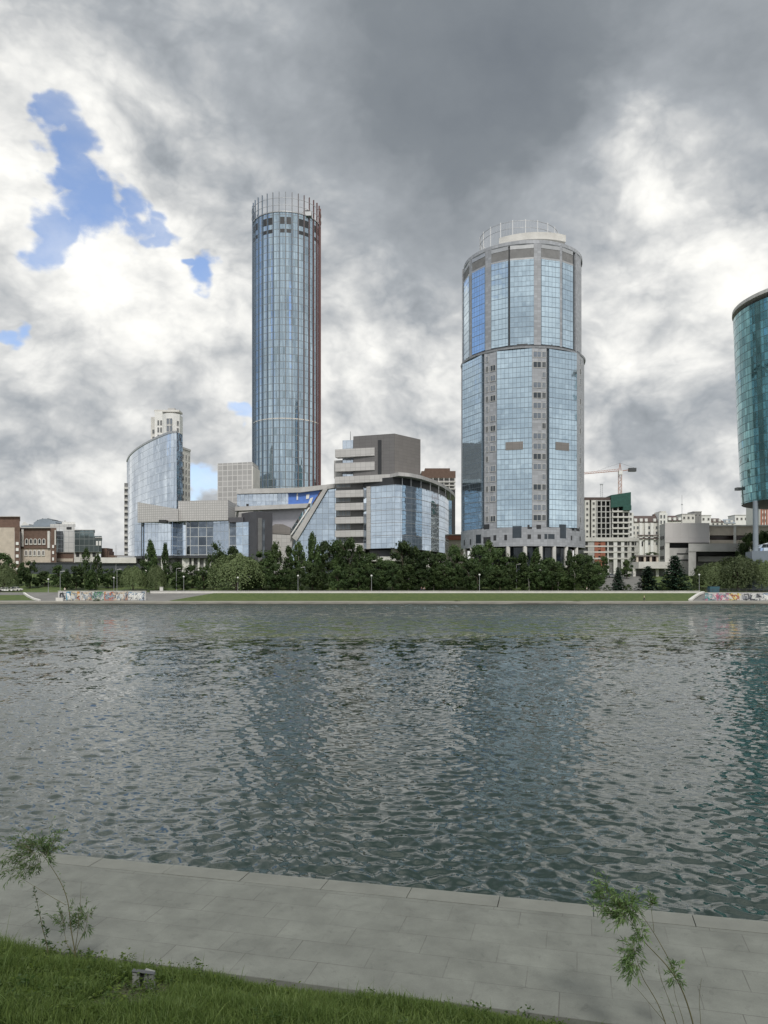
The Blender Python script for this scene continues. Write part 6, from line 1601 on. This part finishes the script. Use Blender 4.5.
def car(label, px, Y, z, rz, mat):
    r = thing('parked_car', label, 'car', (PX(px, Y), Y, z), 'parked cars behind the far trees'); o = r.location
    ca, sa = math.cos(rz), math.sin(rz)
    def P(x, y, zz): return (o.x + x * ca - y * sa, o.y + x * sa + y * ca, o.z + zz)
    def shell(profile, w, wt=None):
        m_ = MB(); n = len(profile); wt = wt or [w] * n
        A = [P(x, -h, zz) for (x, zz), h in zip(profile, wt)]; B_ = [P(x, h, zz) for (x, zz), h in zip(profile, wt)]
        m_.face(A); m_.face(B_[::-1])
        for i in range(n): j = (i + 1) % n; m_.face([A[j], A[i], B_[i], B_[j]])
        return m_
    body = [(-2.15, .35), (-1.75, .28), (1.8, .28), (2.2, .38), (2.22, .68), (2.0, .80), (1.1, .95), (.55, 1.38), (.2, 1.46), (-1.0, 1.46), (-1.45, 1.36), (-2.0, .98), (-2.2, .90)]
    ww = [.80, .85, .85, .76, .76, .80, .82, .66, .64, .64, .66, .80, .80]
    shell(body, .85, ww).build('body', mat, r)
    for a, b, c, d in ((.98, .98, .50, 1.34),):
        m_ = MB(); m_.face([P(1.16, -.74, .97), P(1.16, .74, .97), P(.6, .62, 1.37), P(.6, -.62, 1.37)]); m_.build('windscreen', M['winglass'], r)
        m_ = MB(); m_.face([P(-1.95, .70, 1.0), P(-1.95, -.70, 1.0), P(-1.49, -.62, 1.34), P(-1.49, .62, 1.34)]); m_.build('rear_window', M['winglass'], r)
        for s in (-1, 1):
            for x0, x1, xt0, xt1 in ((.05, .98, .05, .5), (-1.1, -.03, -.95, -.03)):
                m_ = MB(); q = [P(x0, s * .83, .95), P(x1, s * .83, .95), P(xt1, s * .675, 1.37), P(xt0, s * .675, 1.37)]; m_.face(q if s < 0 else q[::-1]); m_.build('side_window', M['winglass'], r)
    for x in (-1.35, 1.35):
        for s in (-1, 1):
            m_ = MB(); n = 14; A = [P(x + .32 * math.cos(2 * math.pi * i / n), s * .68, .32 + .32 * math.sin(2 * math.pi * i / n)) for i in range(n)]; B_ = [P(x + .32 * math.cos(2 * math.pi * i / n), s * .88, .32 + .32 * math.sin(2 * math.pi * i / n)) for i in range(n)]
            m_.face(A); m_.face(B_)
            for i in range(n): j = (i + 1) % n; m_.face([A[i], A[j], B_[j], B_[i]])
            m_.build('wheel', M['dark'], r)
    for s in (-.6, .6):
        c = P(2.21, s, .66); MB().box(c[0] - .1, c[0] + .1, c[1] - .14, c[1] + .14, c[2] - .07, c[2] + .07).build('headlight', M['steel'], r)
car('white car parked at the street behind the smallest spruce', 604.5, 297, 9.6, .2, M['white'])
car('silver car parked lower and right of the white car behind the smallest spruce', 610.5, 288, 8.5, .5, M['steel'])
car('white car glimpsed under the trees at the far left edge', 6, 250, 3.5, .1, M['white'])
car('pale car right of the white one under the far left trees', 16, 252, 3.6, -.3, M['concrete_light'])

# ================================================================== NEAR BANK PLANTS
M['sapling_leaf'] = leafmat('willow_sapling_leaf', (.055, .115, .030), (.19, .29, .11), .4, .45)
M['weed_leaf2'] = leafmat('tall_weed_leaf', (.022, .050, .018), (.050, .085, .028), .25, .5)
M['twig'] = plain('green_brown_twig', (.10, .095, .045), .7, var=.25, scale=20)
def W3(px, py, Y): return Vector((PX(px, Y), Y, PZ(py, Y)))
def smooth_pts(pts, n=5):
    out_ = []
    for i in range(len(pts) - 1):
        p0, p1, p2, p3 = pts[max(i - 1, 0)], pts[i], pts[i + 1], pts[min(i + 2, len(pts) - 1)]
        for k in range(n):
            t = k / n; out_.append(.5 * (2 * p1 + (p2 - p0) * t + (2 * p0 - 5 * p1 + 4 * p2 - p3) * t * t + (3 * p1 - 3 * p2 + p3 - p0) * t ** 3))
    return out_ + [pts[-1]]
def sapling(label, base, stems, clumps, leafy, name='willow_sapling', leafmat_='sapling_leaf', seed=1, L=(.038, .075), Wl=(.008, .0135)):
    rg = np.random.default_rng(seed); rd = random.Random(seed)
    r = thing(name, label, 'shrub', tuple(base))
    P, D, Ls, Wd, Tn = [], [], [], [], []
    for pts, r0 in stems:
        q = smooth_pts([W3(*p) for p in pts]); n = len(q)
        MB().tube(q, [r0 * (1 - .8 * i / (n - 1)) + .0008 for i in range(n)], 6).build('stem', M['twig'], r, smooth=True)
    def leaf_at(p, d, k, tint, s=1.0):
        for _ in range(k):
            v = np.array(d) + rg.normal(0, .55, 3); P.append(np.array(p) + rg.normal(0, .009, 3)); D.append(v); Ls.append(rg.uniform(*L) * s); Wd.append(rg.uniform(*Wl) * s); Tn.append(np.clip(tint + rg.normal(0, .15), 0, 1))
    tw = MB()
    for (px, py, Y), rx, ry, n, src in clumps:
        c = W3(px, py, Y); s0 = W3(*src) if src else c
        for k in range(int(n * 1.15)):
            a = rg.uniform(0, 6.283); u = rg.uniform(.1, 1.25) ** .7; e = c + Vector((1.2 * math.cos(a) * u * rx / F * Y, rg.normal(0, .45) * rx / F * Y, -1.2 * math.sin(a) * u * ry / F * Y))
            st = s0.lerp(e, rg.uniform(.1, .6)); mid = st.lerp(e, .5) + Vector((0, 0, .02)); e2 = e + Vector((0, 0, -.015))
            tw.tube([st, mid, e2], [.0018, .0013, .0005], 4)
            dirv = (e2 - st).normalized() if (e2 - st).length > 1e-4 else Vector((0, 0, 1)); m = rd.randint(9, 15); tint = rg.uniform(.1, .95)
            for j in range(m):
                t = (j + 1) / m; p = st.lerp(mid, t * 2) if t < .5 else mid.lerp(e2, t * 2 - 1); leaf_at(p, dirv * .9 + Vector((0, 0, .05)), 1, tint)
    if tw.v: tw.build('twigs', M['twig'], r)
    for (a, b, n, s) in leafy:
        A_, B_ = W3(*a), W3(*b)
        for k in range(n):
            p = A_.lerp(B_, (k + rg.random()) / n); leaf_at(p, (rg.normal(0, .7), rg.normal(0, .7), .5), 1, rg.uniform(.1, .8), s)
    V, Fc, Tt = leaf_quads(rg, np.array(P), np.array(D), np.array(Ls), np.array(Wd), np.array(Tn), .25)
    off = np.array(base); arr_mesh('leaves', V - off, Fc, M[leafmat_], Tt, r)
    return r
Yl = 8.95
sapling('young willow sapling with two leafy clumps growing in the grass at the left', W3(75.5, 977, Yl),
  [([(75.5, 984, Yl), (75.5, 968, Yl), (74.7, 951, Yl), (71, 929, Yl), (68, 903, Yl - .03), (61, 883, Yl - .05), (48, 862, Yl - .08), (36, 846, Yl - .1)], .008),
   ([(75, 953, Yl), (80, 940, Yl + .05), (86, 927, Yl + .08), (88, 912, Yl + .1)], .004), ([(74.8, 951, Yl), (78, 930, Yl - .05), (79, 910, Yl - .06)], .004),
   ([(74.5, 953, Yl), (67, 944, Yl + .03), (64, 930, Yl + .06), (60, 912, Yl + .06)], .003), ([(81, 915, Yl), (80.5, 900, Yl), (81.3, 881, Yl)], .0018),
   ([(66, 905, Yl), (52, 897, Yl - .03), (34, 886, Yl - .06), (18, 876, Yl - .08)], .003)],
  [((20, 848, Yl - .1), 20, 15, 34, (38, 850, Yl - .1)), ((40, 838, Yl - .1), 20, 14, 34, (44, 858, Yl - .1)), ((14, 868, Yl - .1), 18, 12, 22, (28, 866, Yl - .1)), ((52, 846, Yl - .1), 9, 12, 14, (46, 858, Yl - .1)), ((34, 868, Yl - .1), 12, 9, 12, (40, 862, Yl - .1)),
   ((86, 916, Yl + .08), 9, 12, 16, (86, 926, Yl + .08)), ((64, 916, Yl + .05), 9, 14, 15, (66, 930, Yl + .05)), ((76, 915, Yl - .05), 6, 12, 8, (78, 925, Yl - .05))],
  [((65, 895, Yl), (58, 872, Yl - .05), 16, .9), ((70, 925, Yl), (66, 896, Yl), 12, .8), ((56, 869, Yl), (53, 862, Yl), 6, .8)], seed=4)
sapling('upright dark-leaved weed stalk just left of the left willow sapling', W3(48, 950, 9.05),
  [([(48.5, 958, 9.05), (46.5, 943, 9.05), (43, 930, 9.03), (39.8, 915, 9.0), (36, 898, 8.98), (33, 886, 8.96)], .006)],
  [], [((48, 948, 9.05), (44, 930, 9.0), 16, 1.2), ((44, 930, 9.03), (38, 908, 9.0), 20, 1.0), ((38, 908, 9.0), (33.5, 888, 8.97), 18, .7)], name='weed_stalk', leafmat_='weed_leaf2', seed=6, L=(.05, .085), Wl=(.016, .028))
Yr = 7.42
sapling('willow sapling with thin bare stems leaning left at the lower right', W3(690, 1040, Yr),
  [([(696, 1046, Yr), (693, 1024, Yr), (686, 1000, Yr), (678, 982, Yr), (667, 966, Yr), (655, 953, Yr), (643, 940, Yr), (634, 926, Yr), (624, 914, Yr)], .007),
   ([(676, 979, Yr), (670, 962, Yr + .04), (661, 945, Yr + .06), (652, 930, Yr + .07), (643, 917, Yr + .07), (634, 908, Yr + .06)], .004),
   ([(672, 1046, Yr - .1), (665, 1022, Yr - .1), (658, 1004, Yr - .1), (650, 990, Yr - .1), (643, 978, Yr - .1), (637, 960, Yr - .1), (634, 947, Yr - .1)], .0045),
   ([(684, 1046, Yr + .1), (676, 1020, Yr + .1), (669, 1000, Yr + .1), (662, 982, Yr + .1), (658, 968, Yr + .1)], .003),
   ([(665, 1022, Yr - .05), (650, 1004, Yr - .05), (640, 992, Yr - .05), (632, 984, Yr - .05)], .0018),
   ([(654, 932, Yr + .05), (653, 922, Yr + .05), (651, 908, Yr + .05)], .0022), ([(688, 1046, Yr), (683, 1020, Yr), (676, 998, Yr), (673, 984, Yr)], .0025)],
  [((610, 902, Yr), 17, 13, 34, (626, 916, Yr)), ((600, 888, Yr), 9, 15, 18, (608, 902, Yr)), ((634, 902, Yr), 18, 11, 28, (632, 912, Yr)), ((622, 916, Yr), 16, 9, 20, (630, 916, Yr)), ((650, 898, Yr + .05), 4, 9, 9, (651, 908, Yr + .05)),
   ((634, 932, Yr), 9, 8, 12, (640, 934, Yr)), ((627, 948, Yr - .1), 10, 8, 14, (635, 952, Yr - .1)), ((630, 968, Yr - .1), 11, 14, 26, (636, 962, Yr - .1)), ((674, 972, Yr), 9, 11, 14, (674, 978, Yr))],
  [((648, 960, Yr + .1), (660, 975, Yr + .1), 5, .6), ((650, 990, Yr - .1), (662, 1015, Yr - .1), 5, .5), ((668, 998, Yr), (676, 1015, Yr), 8, .6), ((661, 980, Yr), (665, 1000, Yr), 6, .6), ((655, 945, Yr), (662, 950, Yr), 4, .6), ((644, 925, Yr), (652, 930, Yr), 4, .6)], seed=9)
sapling('thin dry weed stalk right of the right willow sapling', W3(701, 1040, Yr), [([(702, 1046, Yr), (700.5, 1020, Yr), (699.4, 997, Yr), (701.5, 978, Yr)], .0022)], [], [((699.5, 1012, Yr), (701.5, 979, Yr), 9, .45)], name='weed_stalk', leafmat_='weed_leaf2', seed=12)

# grey metal ground box in the grass
Yb = 8.15; x0, x1 = PX(132, Yb), PX(155, Yb); zt_, zb_ = PZ(971.5, Yb), PZ(993, Yb)
r = thing('ground_box', 'small grey metal box with a dark recess standing in the near grass', 'metal box', ((x0 + x1) / 2, Yb, zb_))
def rbox(m_, a, b, y0, y1, z0, z1, tilt=.0): return m_.prism([(a, y0 + (.0)), (b, y0 - .06), (b, y1 - .06), (a, y1)], z0, z1)
M['galv'] = plain('galvanised_sheet', (.20, .21, .195), .6, .0, var=.15, scale=9)
xm = x0 + (x1 - x0) * .34; xn = x0 + (x1 - x0) * .52
m_ = MB(); rbox(m_, xn, x1, Yb, Yb + .075, zb_ - .15, zt_); m_.build('box_body', M['galv'], r)
m_ = MB(); m_.prism([(x0, Yb + .012), (xm, Yb - .008), (xm, Yb + .04), (x0, Yb + .05)], zb_ - .15, zt_); m_.build('side_plate', M['galv'], r)
m_ = MB(); m_.prism([(xm + .0005, Yb + .025), (xn - .0005, Yb + .02), (xn - .0005, Yb + .05), (xm + .0005, Yb + .05)], zb_ - .15, zt_ - .004); m_.build('recess', M['dark'], r)
m_ = MB(); m_.prism([(x0 - .004, Yb - .005), (x1 + .004, Yb - .07), (x1 + .004, Yb - .01), (x0 - .004, Yb + .055)], zt_ + .001, zt_ + .004); m_.build('lid', M['darkmetal'], r)
